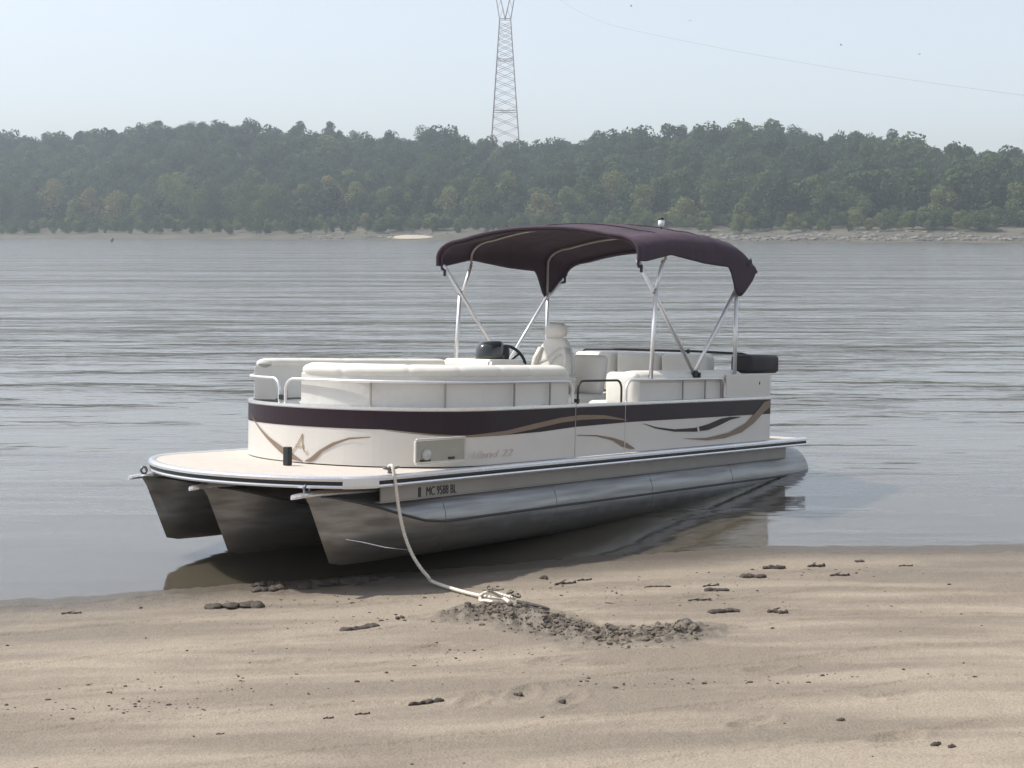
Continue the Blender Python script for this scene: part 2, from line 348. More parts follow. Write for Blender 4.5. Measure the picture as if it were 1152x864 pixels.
def crown(h, r, n, base, tint, leaf=.9, lobes=9, seed=0):
    g = np.random.default_rng(seed); Cs = []
    for k in range(lobes):
        zz = base+(h-base)*(.12+.80*(k+.5)/lobes*.98); prof = math.sin(PI*min(.95, .22+.72*(zz-base)/(h-base)))
        a = g.uniform(0, 2*PI); rad = r*.58*prof*g.uniform(.3, 1.)
        Cs.append((rad*math.cos(a), rad*math.sin(a), zz, r*g.uniform(.36, .56)*(.62+.38*prof)))
    Cs = np.array(Cs); k = g.integers(0, lobes, n); d = g.normal(size=(n, 3)); d /= np.linalg.norm(d, axis=1)[:, None]
    rad = Cs[k, 3]*g.uniform(.72, 1.06, n); P = Cs[k, :3]+d*rad[:, None]*np.array([1, 1, .85]); P[:, 2] = np.maximum(P[:, 2], base*.7)
    nrm = d+.42*g.normal(size=(n, 3)); nrm /= np.linalg.norm(nrm, axis=1)[:, None]
    u = np.cross(nrm, g.normal(size=(n, 3))); u /= np.linalg.norm(u, axis=1)[:, None]; v = np.cross(nrm, u)
    s = leaf*g.uniform(.5, 1.1, n)[:, None]; s2 = leaf*g.uniform(.4, .9, n)[:, None]
    V = np.stack([P-u*s, P-v*s2*.8, P+u*s, P+v*s2], 1).reshape(-1, 3)
    F = np.arange(4*n).reshape(-1, 4)
    T = np.clip(tint+.035*g.normal(size=n)+.05*g.normal(size=lobes)[k], 0, 1).repeat(4)
    return V, F, T
PROTO = [crown(1., .42+.05*(i % 3), 900, .16+.05*(i % 2), 0., .046, 9, 100+i) for i in range(8)]
def forest(name, spots, base_keep=1.):
    Vs, Fs, Ts = [], [], []; off = 0
    for (x, y, z, h, wd, tint, k) in spots:
        V, F_, T = PROTO[k % 8]; a = random.uniform(0, 2*PI); c, s = math.cos(a), math.sin(a)
        Q = np.empty_like(V); Q[:, 0] = (V[:, 0]*c-V[:, 1]*s)*wd+x; Q[:, 1] = (V[:, 0]*s+V[:, 1]*c)*wd+y; Q[:, 2] = V[:, 2]*h+z
        Vs.append(Q); Fs.append(F_+off); Ts.append(np.clip(T+tint, 0, 1)); off += len(V)
    return from_np(name, np.concatenate(Vs), np.concatenate(Fs), M['leaf'], False, np.concatenate(Ts))
def in_view(x, y, m=90): return -m < 576+1600*x/y < 1152+m
TOWER = (-2.7, 575.)
spots = []
for v in np.arange(52, V_R+26, 6.6):
    for u in np.arange(-470, 470, 6.6):
        x0 = u+random.uniform(-2.6, 2.6); y0 = 376-.6*x0+1.166*(v+random.uniform(-2.6, 2.6))
        if y0 < 150 or not in_view(x0, y0): continue
        if abs(x0-TOWER[0]*y0/TOWER[1]) < 6 and 562 < y0 < TOWER[1]+6: continue
        z = float(hill_z(np.array(x0), np.array(y0)))
        patch = float(fbm(np.array(x0*.02), np.array(y0*.02), 3)); h = random.choice((8.5, 10, 11.5, 12.5, 13.5, 15))*random.uniform(.9, 1.1)*(1+.18*patch)
        tint = .30+.30*patch+random.gauss(0, .10)+(.28 if random.random() < .05 else 0)
        spots.append((x0, y0, z-1., h, h*random.uniform(.62, 1.25), tint, random.randrange(8)))
woods = forest('hillside_woods', spots)
tag(woods, 'dense hazy green deciduous woods covering the bluff', 'woods', kind='stuff')
scrub = []
for u in np.arange(-300, 300, 2.6):
    for rep in range(4):
        v = random.uniform(13 if u < 0 else 22, 50); x0 = u+random.uniform(-2, 2); y0 = 376-.6*x0+1.166*v
        if not in_view(x0, y0, 60): continue
        h = random.uniform(2.2, 5.2); scrub.append((x0, y0, float(hill_z(np.array(x0), np.array(y0)))-.3, h, h*random.uniform(.9, 1.4), (.72 if random.random() < .5 else .5)+random.gauss(0, .10), random.randrange(8)))
sc = forest('bank_scrub', scrub); tag(sc, 'pale olive willow scrub along the far waterline', 'scrub', kind='stuff')

# trees one can tell apart: the row at the foot of the bluff
def tree(name, x, y, h, wd, tint, k, label, group, trunk_show=.2):
    z = float(hill_z(np.array(x), np.array(y)))-.2
    root = empty(name, (x, y, z)); tag(root, label, 'tree', group)
    bm = B()
    add_tube(bm, [(0, 0, -.3), (.1, .05, h*.25), (-.05, .12, h*.5), (.1, 0, h*.82)], [h*.022, h*.018, h*.012, h*.004], 6)
    for q in range(5):
        a = q*1.26+k; zz = h*(.25+.1*q); add_tube(bm, [(0, 0, zz), (math.cos(a)*wd*.16, math.sin(a)*wd*.16, zz+h*.08), (math.cos(a)*wd*.32, math.sin(a)*wd*.32, zz+h*.17)], [h*.009, h*.006, h*.002], 5)
    obj('trunk', bm, M['bark'], root)
    V, F_, T = crown(h, wd*.5, 2200, h*.05, tint, .42, 11, 500+k)
    c = from_np('crown', V, F_, M['leaf'], False, T); c.parent = root
    return root
# image column of the tree, distance inland, height, width, tint, what it looks like
ROW = [(8, 60, 17, 15, .18, 'dark rounded tree at the left edge of the far bank'),
 (38, 58, 15, 13, .22, 'dark broad tree beside the leftmost bank tree'),
 (66, 66, 19, 14, .62, 'pale olive tree rising behind the leftmost dark bank trees'),
 (92, 54, 10, 11, .5, 'low olive bush tree left of the tall pale one on the left bank'),
 (108, 60, 15, 12, .66, 'light yellow green tree on the left far bank'),
 (136, 58, 13, 13, .55, 'olive crown between the yellow green and the tall left bank trees'),
 (163, 56, 11, 11, .48, 'low dull green tree above the floating snag'),
 (190, 64, 20, 16, .50, 'tallest olive tree left of the bank gap'),
 (212, 62, 16, 13, .42, 'mid green tree just over the gap in the bank'),
 (234, 56, 17, 14, .32, 'round dark green tree right of the bank gap'),
 (262, 60, 14, 12, .40, 'green tree between the two round dark bank trees'),
 (283, 50, 15, 13, .30, 'dark bushy tree reaching down to the water'),
 (308, 46, 14, 14, .34, 'broad dark tree overhanging the waterline'),
 (345, 66, 15, 11, .45, 'upright green tree right of the overhanging one'),
 (375, 72, 17, 13, .72, 'pale tan green tree on the middle of the bank'),
 (405, 72, 15, 12, .56, 'olive tree right of the pale tan one'),
 (440, 66, 13, 12, .50, 'olive green tree over the pale sand patch'),
 (468, 74, 16, 12, .45, 'dull green tree behind the sand patch trees'),
 (505, 66, 13, 11, .52, 'olive tree above the front corner of the canopy'),
 (540, 64, 15, 12, .44, 'green tree below and left of the pylon'),
 (572, 70, 17, 12, .55, 'tall olive tree standing right under the pylon'),
 (608, 56, 10, 11, .68, 'pale bushy tree just above the purple canopy'),
 (640, 60, 11, 11, .52, 'low olive tree right of the pale bush above the canopy'),
 (690, 68, 16, 13, .62, 'light olive tree over the canopy crest'),
 (722, 62, 12, 11, .55, 'olive tree left of the white boat light'),
 (768, 56, 8, 11, .62, 'low pale bush tree right of the white boat light'),
 (800, 66, 13, 11, .42, 'dark green tree right of the low pale bush'),
 (836, 58, 8, 9, .48, 'low green bush tree above the canopy tail'),
 (880, 66, 12, 10, .36, 'dark tree over the pale rocks'),
 (925, 64, 11, 10, .40, 'dark green tree at the start of the rocky shore'),
 (965, 58, 8, 9, .50, 'olive bush tree over the middle of the rocky shore'),
 (1010, 64, 11, 10, .38, 'dark green tree over the right part of the rocks'),
 (1056, 60, 10, 9, .56, 'pale grey green tree right of the rocks'),
 (1100, 64, 11, 10, .36, 'dark tree second from the right end of the bank'),
 (1140, 62, 11, 10, .46, 'green tree at the right edge of the far bank')]
def at_col(px, v):
    a = (px-576)/1600; y = (376+1.166*v)/(1+.6*a); return a*y, y
for i, (px, v, h, wd, tint, lab) in enumerate(ROW):
    x, y = at_col(px, v-14); tree('broadleaf_tree', x, y, h, wd*1.05, min(1, (.28 if i < 19 else .20)+tint*1.12), i, lab, 'trees along the foot of the bluff')
TOPS = [(60, 17, 12, .35, 'knobbly tree at the left end of the skyline'), (222, 15.5, 15, .4, 'broad crown at the highest point of the left skyline'),
 (342, 19, 8, .32, 'slender skyline tree left of the lollipop shaped one'), (372, 20, 10, .32, 'round headed lollipop shaped tree on the skyline'),
 (402, 18, 10, .35, 'skyline tree left of the shallow dip'), (480, 18, 13, .36, 'flat topped tree on the skyline left of the pylon'),
 (767, 19, 9, .3, 'small dark tree standing up alone from the ridge'), (888, 17, 14, .42, 'broad crown along the top of the right ridge'), (1138, 18, 11, .36, 'last tree at the right end of the skyline')]
for i, (px, h, wd, tint, lab) in enumerate(TOPS):
    x, y = at_col(px, V_R+2); tree('ridge_tree', x, y, h-2.5, wd*1.1, tint, 60+i, lab, 'trees that stand out on the skyline')

# pale rocks on the right bank, sand patch
bm = B()
for k in range(420):
    px = random.uniform(770, 1160) if random.random() < .85 else random.uniform(340, 520); v = abs(random.gauss(0, 9))+2
    x, y = at_col(px, v); z = float(hill_z(np.array(x), np.array(y))); s = random.uniform(.25, .95)
    tb = bmesh.new(); bmesh.ops.create_icosphere(tb, subdivisions=1, radius=1)
    for q in tb.verts: q.co = Vector((q.co.x*s*random.uniform(.8, 1.5), q.co.y*s, q.co.z*s*.6*random.uniform(.7, 1.2)))+Vector((x, y, z))
    tb.verts.index_update(); add_faces(bm, [q.co.copy() for q in tb.verts], [[q.index for q in f.verts] for f in tb.faces]); tb.free()
rk = obj('bank_rocks', bm, M['rock']); tag(rk, 'pale broken rocks strewn along the far waterline', 'rocks', kind='stuff')
bm = B()
x, y = at_col(462, 5); z0 = float(hill_z(np.array(x), np.array(y)))
rows = []
for i in range(9):
    q = i/8*2-1; rows.append([(x+q*7, y-q*4.2+(j/6*2-1)*5*math.sqrt(max(0, 1-q*q))*1.1, 0) for j in range(7)])
rows = [[(p[0], p[1], float(hill_z(np.array(p[0]), np.array(p[1])))+.06+.5*math.cos(min(1, abs(i-4)/4)*PI/2)*math.cos(abs(j-3)/3*PI/2)) for j, p in enumerate(r)] for i, r in enumerate(rows)]
sheet(bm, rows)
M['palesand'] = mat('pale_dry_sand', (.38, .33, .26), .95, var=.12, vscale=.5)
sp = obj('sand_patch', bm, M['palesand'], smooth=True); tag(sp, 'pale dry sand heap on the far waterline', 'sand', kind='structure')

# ---------------------------------------------------------------- pylon and power line
zb = float(hill_z(np.array(TOWER[0]), np.array(TOWER[1])))
tw = empty('power_pylon', (TOWER[0], TOWER[1], zb)); tag(tw, 'tall steel lattice power pylon rising from the wooded ridge', 'pylon')
def py_z(py): return CAM_H+(259-py)/1600*TOWER[1]-zb
def half(z):     # half width of the tapering body
    return max(1.9, 6.5-(6.5-2.2)*z/py_z(28))
ZW = py_z(28); ZT = py_z(-45)
for sx in (-1, 1):
    for sy in (-1, 1):
        bm = B(); add_tube(bm, [(sx*half(0), sy*half(0), -1), (sx*half(ZW), sy*half(ZW), ZW)], .17, 5); obj('leg', bm, M['steel'], tw)
bm = B(); lev = [0.]
while lev[-1] < ZW-2: lev.append(min(ZW, lev[-1]+half(lev[-1])*.8))
for a, c in zip(lev[:-1], lev[1:]):
    ha, hc = half(a), half(c)
    for s in (-1, 1):
        for (p, q) in (((-1, s), (1, s)), ((s, -1), (s, 1))):
            add_tube(bm, [(p[0]*ha, p[1]*ha, a), (q[0]*hc, q[1]*hc, c)], .075, 4); add_tube(bm, [(q[0]*ha, q[1]*ha, a), (p[0]*hc, p[1]*hc, c)], .075, 4)
obj('bracing', bm, M['steel'], tw)
for z in (py_z(128), py_z(72), ZW):
    bm = B(); hh = half(z)
    for s in (-1, 1): add_tube(bm, [(-hh, s*hh, z), (hh, s*hh, z)], .14, 4); add_tube(bm, [(s*hh, -hh, z), (s*hh, hh, z)], .14, 4)
    obj('ring_beam', bm, M['steel'], tw)
for s in (-1, 1):
    bm = B()
    for sy in (-1, 1):
        add_tube(bm, [(s*half(ZW), sy*2, ZW), (s*4.6, sy*1.2, ZW+14), (s*5.2, 0, ZT)], .14, 4); add_tube(bm, [(0, sy*2, ZW), (s*3.2, sy*1.2, ZW+14), (s*4.4, 0, ZT)], .12, 4)
    for q in range(6):
        t0, t1 = q/6, (q+1)/6
        add_tube(bm, [(s*(2.3+2.6*t0), 0, ZW+(ZT-ZW)*t0), (s*(0+4.2*t1), 0, ZW+(ZT-ZW)*t1)], .07, 4)
    obj('fork', bm, M['steel'], tw)
bm = B()
for dz in (0, 2.0): add_tube(bm, [(-15, 0, ZT+dz*.3), (-5, 0, ZT+dz), (5, 0, ZT+dz), (15, 0, ZT+dz*.3)], .13, 4)
obj('crossarm', bm, M['steel'], tw)
bm = B(); add_tube(bm, [(7.6, 0, ZT), (7.6, 0, ZT-6.)], .12, 5); obj('insulator', bm, M['cable'], tw)
CAB = (92.01, -110.39, 32.27, 0.)      # a shallow sag over the river
bm = B(); fin = []
for k in range(61):
    t0 = k/60; x, y = 3.6+226.4*t0, 575-325*t0
    fin.append((x, y, CAB[0]+CAB[1]*t0+CAB[2]*t0**2+CAB[3]*t0**3+(zb+ZT-6-CAB[0])*max(0, 1-t0/.16)**2))
add_tube(bm, fin, .032, 5)
pl = obj('power_cable', bm, M['cable']); tag(pl, 'thin power cable sagging from the pylon towards the right', 'power cable')

# birds and a snag on the water
bm = B()
add_tube(bm, [(-.2, 0, 0), (-.05, 0, .03), (.12, 0, .02), (.22, 0, .03)], [.01, .06, .05, .012], 6)
sheet(bm, [[(-.06, 0, .05), (-.10, .2, .16), (-.16, .46, .10)], [(.08, 0, .05), (.06, .2, .15), (-.10, .46, .10)]])
sheet(bm, [[(-.06, 0, .05), (-.10, -.2, .16), (-.16, -.46, .10)], [(.08, 0, .05), (.06, -.2, .15), (-.10, -.46, .10)]])
bird0 = obj('flying_bird', bm, M['bird'])
for i, (px, py, D_, lab) in enumerate([(707, 14, 150, 'dark bird in the sky nearest the pylon'), (772, 30, 200, 'faint small bird below the bird nearest the pylon'), (939, 56, 170, 'small dark bird just above the power cable'), (1026, 66, 150, 'dark bird in the sky farthest right')]):
    o = bird0 if i == 0 else bird0.copy()
    if i: COL.objects.link(o)
    o.location = ((px-576)/1600*D_, D_, CAM_H+(259-py)/1600*D_); o.scale = (.62,)*3; o.rotation_euler = (.3, .2, i*1.3); tag(o, lab, 'bird', 'birds in the sky')
bm = B(); add_tube(bm, [(0, 0, -.4), (.05, 0, .2), (.3, .1, .75), (.35, .1, .9)], [.22, .28, .2, .05], 7); add_tube(bm, [(.1, 0, .2), (-.4, 0, .5)], [.14, .04], 6)
sn = obj('floating_snag', bm, M['wood'], loc=(-93., 332, 0)); tag(sn, 'small dark snag poking out of the river near the left bank', 'driftwood')

# ---------------------------------------------------------------- haze
bm = B(); add_box(bm, (0, 470, 62), (1280, 1180, 132))
hz = obj('haze', bm, None); tag(hz, kind='stuff')
m = bpy.data.materials.new('river_haze'); m.use_nodes = True; t = m.node_tree
t.nodes.remove(t.nodes['Principled BSDF']); pv = t.nodes.new('ShaderNodeVolumePrincipled'); t.links.new(pv.outputs[0], t.nodes['Material Output'].inputs['Volume'])
pv.inputs['Color'].default_value = (.78, .89, 1, 1); pv.inputs['Density'].default_value = .00042; pv.inputs['Anisotropy'].default_value = .0
hz.data.materials.append(m); hz.display_type = 'WIRE'

# ================================================================ THE PONTOON BOAT
ORIG = Vector((3.4, 0, -.66))
RB = Matrix(((-0.61633, 0.78727, 0.01857), (-0.78407, -0.61568, 0.07852), (0.07325, 0.03383, 0.99674)))
boat = empty('pontoon_boat', (0.1617, 13.9285, -0.1103)); boat.rotation_euler = RB.to_euler()
tag(boat, 'cream pontoon boat with plum stripe and purple canopy moored at the sand', 'boat')
def to_world(p): return RB @ (Vector(p)-ORIG) + boat.location
def part(name, bm, m, parent=None, smooth=False):
    if parent is None:
        bmesh.ops.translate(bm, vec=-ORIG, verts=bm.verts); return obj(name, bm, m, boat, smooth)
    bmesh.ops.translate(bm, vec=-ORIG, verts=bm.verts); o = obj(name, bm, m, parent, smooth); return o
ZD = .03                                        # deck top
XS = .74                                        # transom
# plan of the wall: port stern -> round the bow -> starboard stern
def wall_plan():
    P = [(XS, 1.25), (5.50, 1.25)]
    for k in range(1, 48):
        a = PI/2-PI*k/48; c, s = math.cos(a), math.sin(a)
        P.append((5.50+1.08*abs(c)**(2/2.1), 1.25*math.copysign(abs(s)**(2/2.1), s)))
    P += [(5.50, -1.25), (XS, -1.25)]
    return [Vector((x, y)) for x, y in P]
WP = wall_plan(); CUM = [0.]
for a, b_ in zip(WP[:-1], WP[1:]): CUM.append(CUM[-1]+(b_-a).length)
LT = CUM[-1]
def wp(s, off=0.):
    s = min(max(s, 0), LT); i = 0
    while i < len(CUM)-2 and CUM[i+1] < s: i += 1
    t = (s-CUM[i])/(CUM[i+1]-CUM[i])
    def tang(j):
        a = WP[max(j-1, 0)]; c = WP[min(j+1, len(WP)-1)]; return (c-a).normalized()
    d = (tang(i)*(1-t)+tang(i+1)*t).normalized()
    if 0 < i < len(WP)-2 or True:
        if i in (0, len(WP)-2): d = (WP[i+1]-WP[i]).normalized() if (0.02 < t < .98) else d
    p = WP[i].lerp(WP[i+1], t); n = Vector((-d.y, d.x))     # outward = left of travel
    return Vector((p.x+n.x*off, p.y+n.y*off))
def sX(x): return x-XS
def sXs(x): return LT-(x-XS)
def srange(a, b_, step=.06):
    n = max(2, int(abs(b_-a)/step)+1); return [a+(b_-a)*k/n for k in range(n+1)]
def wall_loft(prof, a, b_, step=.06, seam=None, depth=.82):
    """prof: closed list of (offset, z) swept along the wall between arc lengths a and b"""
    bm = B(); secs = []; S = srange(a, b_, step)
    if seam:
        S = sorted(set(S+[q+e for q in seam for e in (-.05, -.025, 0, .025, .05) if min(a, b_) < q+e < max(a, b_)]), reverse=(b_ < a))
    co = sum(p[0] for p in prof)/len(prof); cz = sum(p[1] for p in prof)/len(prof)
    for s in S:
        k = 1.
        if seam:
            d = min(abs(s-q) for q in seam); k = 1-(1-depth)*math.exp(-(d/.028)**2)
            e = min(abs(s-a), abs(s-b_)); k *= 1-.25*math.exp(-(e/.04)**2)
        row = []
        for (o_, z) in prof:
            o2 = co+(o_-co)*k; z2 = cz+(z-cz)*k; q = wp(s, o2); row.append((q.x, q.y, z2))
        secs.append(row)
    loft(bm, secs); bmesh.ops.recalc_face_normals(bm, faces=bm.faces); return bm
def wall_ribbon(a, b_, top, bot, off=.004, n=60):
    bm = B(); rows = []
    for k in range(n+1):
        t = k/n; s = a+(b_-a)*t; q = wp(s, off); rows.append([(q.x, q.y, bot(t)), (q.x, q.y, top(t))])
    sheet(bm, rows); return bm
def interp(pts):
    xs = [p[0] for p in pts]; ys = [p[1] for p in pts]; return lambda t: float(np.interp(t, xs, ys))

# --- deck: outline with a bowed front and rounded corners
def deck_outline(grow=0.):
    P = [(-.02, 1.295), (6.7, 1.295)]
    P += [(6.95, 1.285), (7.12, 1.23), (7.24, 1.12), (7.38, .92), (7.50, .66), (7.58, .36), (7.61, 0), (7.55, -.36), (7.44, -.66), (7.29, -.92), (7.12, -1.12), (6.98, -1.23), (6.80, -1.285)]
    P += [(6.55, -1.295), (-.02, -1.295)]
    mid = smooth_pts([(x, y, 0) for x, y in P[1:-1]], 5)
    out = [Vector((P[0][0], P[0][1]))]+[Vector((p.x, p.y)) for p in mid]+[Vector((P[-1][0], P[-1][1]))]
    res = []
    for i, p in enumerate(out):
        a = out[max(i-1, 0)]; c = out[min(i+1, len(out)-1)]; d = (c-a).normalized(); res.append(p+Vector((-d.y, d.x))*grow)
    return res
O = deck_outline(-.01)
bm = B(); top = [bm.verts.new((p.x, p.y, ZD)) for p in O]; bot = [bm.verts.new((p.x, p.y, ZD-.035)) for p in O]
bm.faces.new(top[::-1]); bm.faces.new(bot)
for i in range(len(O)): bm.faces.new((top[i], top[(i+1) % len(O)], bot[(i+1) % len(O)], bot[i]))
bmesh.ops.recalc_face_normals(bm, faces=bm.faces); part('deck', bm, M['carpet'])
O = deck_outline(0)
def rail_sweep(prof):
    bm = B(); secs = []
    Os = {}
    for i, p in enumerate(O):
        a = O[max(i-1, 0)]; c = O[min(i+1, len(O)-1)]; d = (c-a).normalized(); n = Vector((-d.y, d.x))
        secs.append([(p.x+n.x*o_, p.y+n.y*o_, z) for o_, z in prof])
    loft(bm, secs); bmesh.ops.recalc_face_normals(bm, faces=bm.faces); return bm
rl = part('deck_rail', rail_sweep([(-.03, ZD+.002), (-.03, ZD+.008), (.0, ZD+.011), (.02, ZD+.004), (.026, ZD-.008), (.025, ZD-.026), (.0, ZD-.028), (-.008, ZD-.028), (-.008, ZD-.058), (.0, ZD-.058), (.022, ZD-.056), (.025, ZD-.066), (.02, ZD-.078), (-.03, ZD-.078)]), M['rail'], smooth=False)
part('rubber_insert', rail_sweep([(-.006, ZD-.029), (.014, ZD-.029), (.016, ZD-.042), (.014, ZD-.057), (-.006, ZD-.057)]), M['black'], rl)
bm = B()
secs = []
for i, p in enumerate(O):
    if p.y > 1.0 and 6.93 < p.x < 7.2:
        a = O[i-1]; c = O[i+1]; d = (c-a).normalized(); n = Vector((-d.y, d.x))
        secs.append([(p.x+n.x*o_, p.y+n.y*o_, z) for o_, z in [(-.03, ZD+.012), (.018, ZD+.010), (.029, ZD-.004), (.029, ZD-.06), (.024, ZD-.08), (.0, ZD-.08), (.0, ZD+.0)]])
loft(bm, secs); bmesh.ops.recalc_face_normals(bm, faces=bm.faces); part('corner_cap', bm, M['alu'], rl)
# cross beams beneath the deck
bm = B()
for k in range(12): add_box(bm, (.35+k*.55, 0, -.10), (.05, 2.3, .10))
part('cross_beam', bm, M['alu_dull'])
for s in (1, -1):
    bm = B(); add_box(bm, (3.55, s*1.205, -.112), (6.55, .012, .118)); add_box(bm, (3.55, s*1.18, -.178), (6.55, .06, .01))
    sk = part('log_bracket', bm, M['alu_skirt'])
    if s == 1: skirt = sk
def text_bm(body, size, ext=.002, shear=0.):
    c = bpy.data.curves.new('t', 'FONT'); c.body = body; c.size = size; c.extrude = ext; c.shear = shear; c.resolution_u = 3
    o = bpy.data.objects.new('t', c); COL.objects.link(o); dg = bpy.context.evaluated_depsgraph_get(); dg.update()
    me = bpy.data.meshes.new_from_object(o.evaluated_get(dg)); bm = bmesh.new(); bm.from_mesh(me)
    bpy.data.objects.remove(o); bpy.data.meshes.remove(me); bpy.data.curves.remove(c); return bm
def side_text(body, x0, x1, z0, z1, y, m, name, parent, shear=0., ext=.0015):
    bm = text_bm(body, .1, ext, shear); xs = [v.co.x for v in bm.verts]; ys = [v.co.y for v in bm.verts]
    ax, bx, ay, by = min(xs), max(xs), min(ys), max(ys)
    for v in bm.verts:      # reading direction runs from bow to stern on the port side
        v.co = Vector((x0+(v.co.x-ax)/(bx-ax)*(x1-x0), y+v.co.z, z0+(v.co.y-ay)/(by-ay)*(z1-z0)))
    bmesh.ops.recalc_face_normals(bm, faces=bm.faces); return part(name, bm, m, parent)
side_text('MC 9588 BL', 6.31, 5.95, -.163, -.093, 1.2135, M['ink'], 'registration_number', skirt)
bm = B(); add_box(bm, (6.39, 1.213, -.128), (.03, .004, .075)); part('registration_sticker', bm, M['ink'], skirt)

# --- the three logs
def log_sections(xnose, yc):
    # x, half width at the strake, z strake, z top, z keel, roundness
    st = [(-.24, .12, -.37, -.25, -.49, 1), (-.225, .25, -.37, -.12, -.62, 1), (-.20, .29, -.37, -.08, -.66, 1), (0, .295, -.37, -.075, -.665, 1), (3, .295, -.37, -.075, -.665, 1), (6.15, .295, -.37, -.075, -.665, 1),
          (6.4, .292, -.345, -.08, -.665, .8), (6.65, .272, -.285, -.088, -.664, .5), (6.9, .225, -.215, -.095, -.66, .3), (7.08, .16, -.165, -.10, -.655, .2), (7.2, .098, -.135, -.102, -.63, .15), (7.27, .066, -.125, -.104, -.48, .1), (7.34, .044, -.118, -.104, -.33, .1), (7.41, .026, -.114, -.104, -.18, .1), (7.45, .018, -.112, -.104, -.122, .1)]
    dx = xnose-7.45; secs = []
    for (x, w_, zs, zt, zk, rd) in st:
        xx = x+dx*max(0, min(1, (x-6.15)/.8)); row = []
        up = [(math.sin(a), math.cos(a)) for a in [PI/2*k/6 for k in range(7)]]           # top -> strake
        for (c, s) in up:
            row.append((xx, c*w_, zs+(zt-zs)*(rd*s+(1-rd)*(1-c))))
        lo = [PI/2*k/8 for k in range(1, 9)]
        for a in lo:
            c, s = math.cos(a), math.sin(a); q = a/(PI/2)
            # V shaped with a knuckle when not round
            vy = 1-.42*q/.62 if q < .62 else .58*(1-(q-.62)/.38)
            vz = q/.62*.66 if q < .62 else .66+.34*(q-.62)/.38
            row.append((xx, w_*(rd*c+(1-rd)*max(vy, .03 if q < 1 else 0.)), zs+(zk-zs)*(rd*s+(1-rd)*vz)))
        full = row+[(p[0], -p[1], p[2]) for p in row[-2:0:-1]]
        secs.append([(p[0], p[1]+yc, p[2]) for p in full])
    return secs
for yc, xn in ((.97, 7.37), (0, 7.51), (-.97, 7.34)):
    bm = B(); loft(bm, log_sections(xn, yc)); bmesh.ops.recalc_face_normals(bm, faces=bm.faces)
    lg = part('pontoon_log', bm, M['log'], smooth=True)
    md = lg.modifiers.new('edge', 'EDGE_SPLIT'); md.split_angle = math.radians(34)
    for s in (1, -1):
        secs = log_sections(xn, yc); bm = B(); j = 6 if s == 1 else len(secs[0])-6
        pts = [Vector(q[j]) for q in secs[2:-2]]; pts = [p+Vector((0, s*.006, 0)) for p in pts]
        add_tube(bm, pts, [.011]*(len(pts)-2)+[.008, .005], 6); part('lifting_strake', bm, M['seam'], lg, True)  # strake in a dark tone that paints in its shadow line
    for xw in (1.55, 3.1, 4.65, 6.13):
        bm = B(); add_tube(bm, [(xw, yc+.295*math.sin(a), -.37+.295*math.cos(a)) for a in [2*PI*k/28 for k in range(28)]], .003, 5, True); part('weld_seam', bm, M['alu_dull'], lg, True)
    n_ = xn-7.45
    # tow eye plate with shackle on the nose
    bm = B(); zt = -.098
    secs = []
    for (x, w_, z) in [(6.85, .16, -.085), (7.1, .125, -.083), (7.3, .075, -.085), (7.45, .045, -.088), (7.53, .042, -.092), (7.575, .028, -.097), (7.59, .008, -.10)]:
        x += n_; secs.append([(x, yc-w_, z-.008), (x, yc-w_*.6, z+.004), (x, yc+w_*.6, z+.004), (x, yc+w_, z-.008), (x, yc+w_*.9, z-.024), (x, yc-w_*.9, z-.024)])
    loft(bm, secs); bmesh.ops.recalc_face_normals(bm, faces=bm.faces); ep = part('nose_plate', bm, M['rail'], lg)
    bm = B(); ring = [(7.44+n_+.028*math.cos(a), yc, -.055+.028*math.sin(a)) for a in [2*PI*k/12 for k in range(12)]]; add_tube(bm, ring, .011, 6, True)
    part('tow_eye', bm, M['alu_dull'], lg, True)
    if yc > .5:      # highlight along the near nose crease, laid on as a bright strip
        bm = B(); add_tube(bm, [(7.13+n_, yc+.098, -.445), (7.0+n_, yc+.15, -.475), (6.8+n_, yc+.19, -.53), (6.55+n_, yc+.205, -.575)], [.003, .006, .007, .003], 6); part('nose_highlight', bm, M['rail'], lg, True)

# --- lower wall panels
ZP = .49
def panel_prof(z0=.04, z1=ZP): return [(0, z0), (0, z1), (-.03, z1), (-.03, z0)]
G0, G1 = 3.585, 4.38                              # gate
sGate0, sGate1 = sX(G0), sX(G1)
sMid = LT/2; sSp = sMid+1.0; sRl = sMid+.17
pan_aft = part('port_quarter_panel', wall_loft(panel_prof(), 0, sGate0-.006), M['panel'])
gate = part('side_gate', wall_loft(panel_prof(), sGate0+.006, sGate1-.006), M['panel'])
pan_bow = part('bow_panel', wall_loft(panel_prof(), sGate1+.006, sSp-.004), M['panel'])
pan_st = part('starboard_panel', wall_loft(panel_prof(), sSp+.004, LT), M['panel'])
bm = B(); add_box(bm, (XS+.015, 0, .40), (.03, 2.44, .72)); tr = part('transom_wall', bm, M['panel'])
bm = B(); add_box(bm, (1.22, 1.239, .628), (.96, .024, .26), .01); qp = part('quarter_panel_upper', bm, M['panel'])
bm = B(); add_box(bm, (1.0, 1.254, .66), (.012, .006, .03)); part('snap', bm, M['ink'], qp)
# rail cap on the lower panels
for a, c, nm, par in ((0, sGate0-.006, 'panel_cap', pan_aft), (sGate0+.006, sGate1-.006, 'panel_cap', gate), (sGate1+.006, sSp-.004, 'panel_cap', pan_bow), (sSp+.004, LT, 'panel_cap', pan_st)):
    part(nm, wall_loft([(.008, ZP), (.008, ZP+.022), (-.035, ZP+.022), (-.035, ZP)], a, c), M['rail'], par)
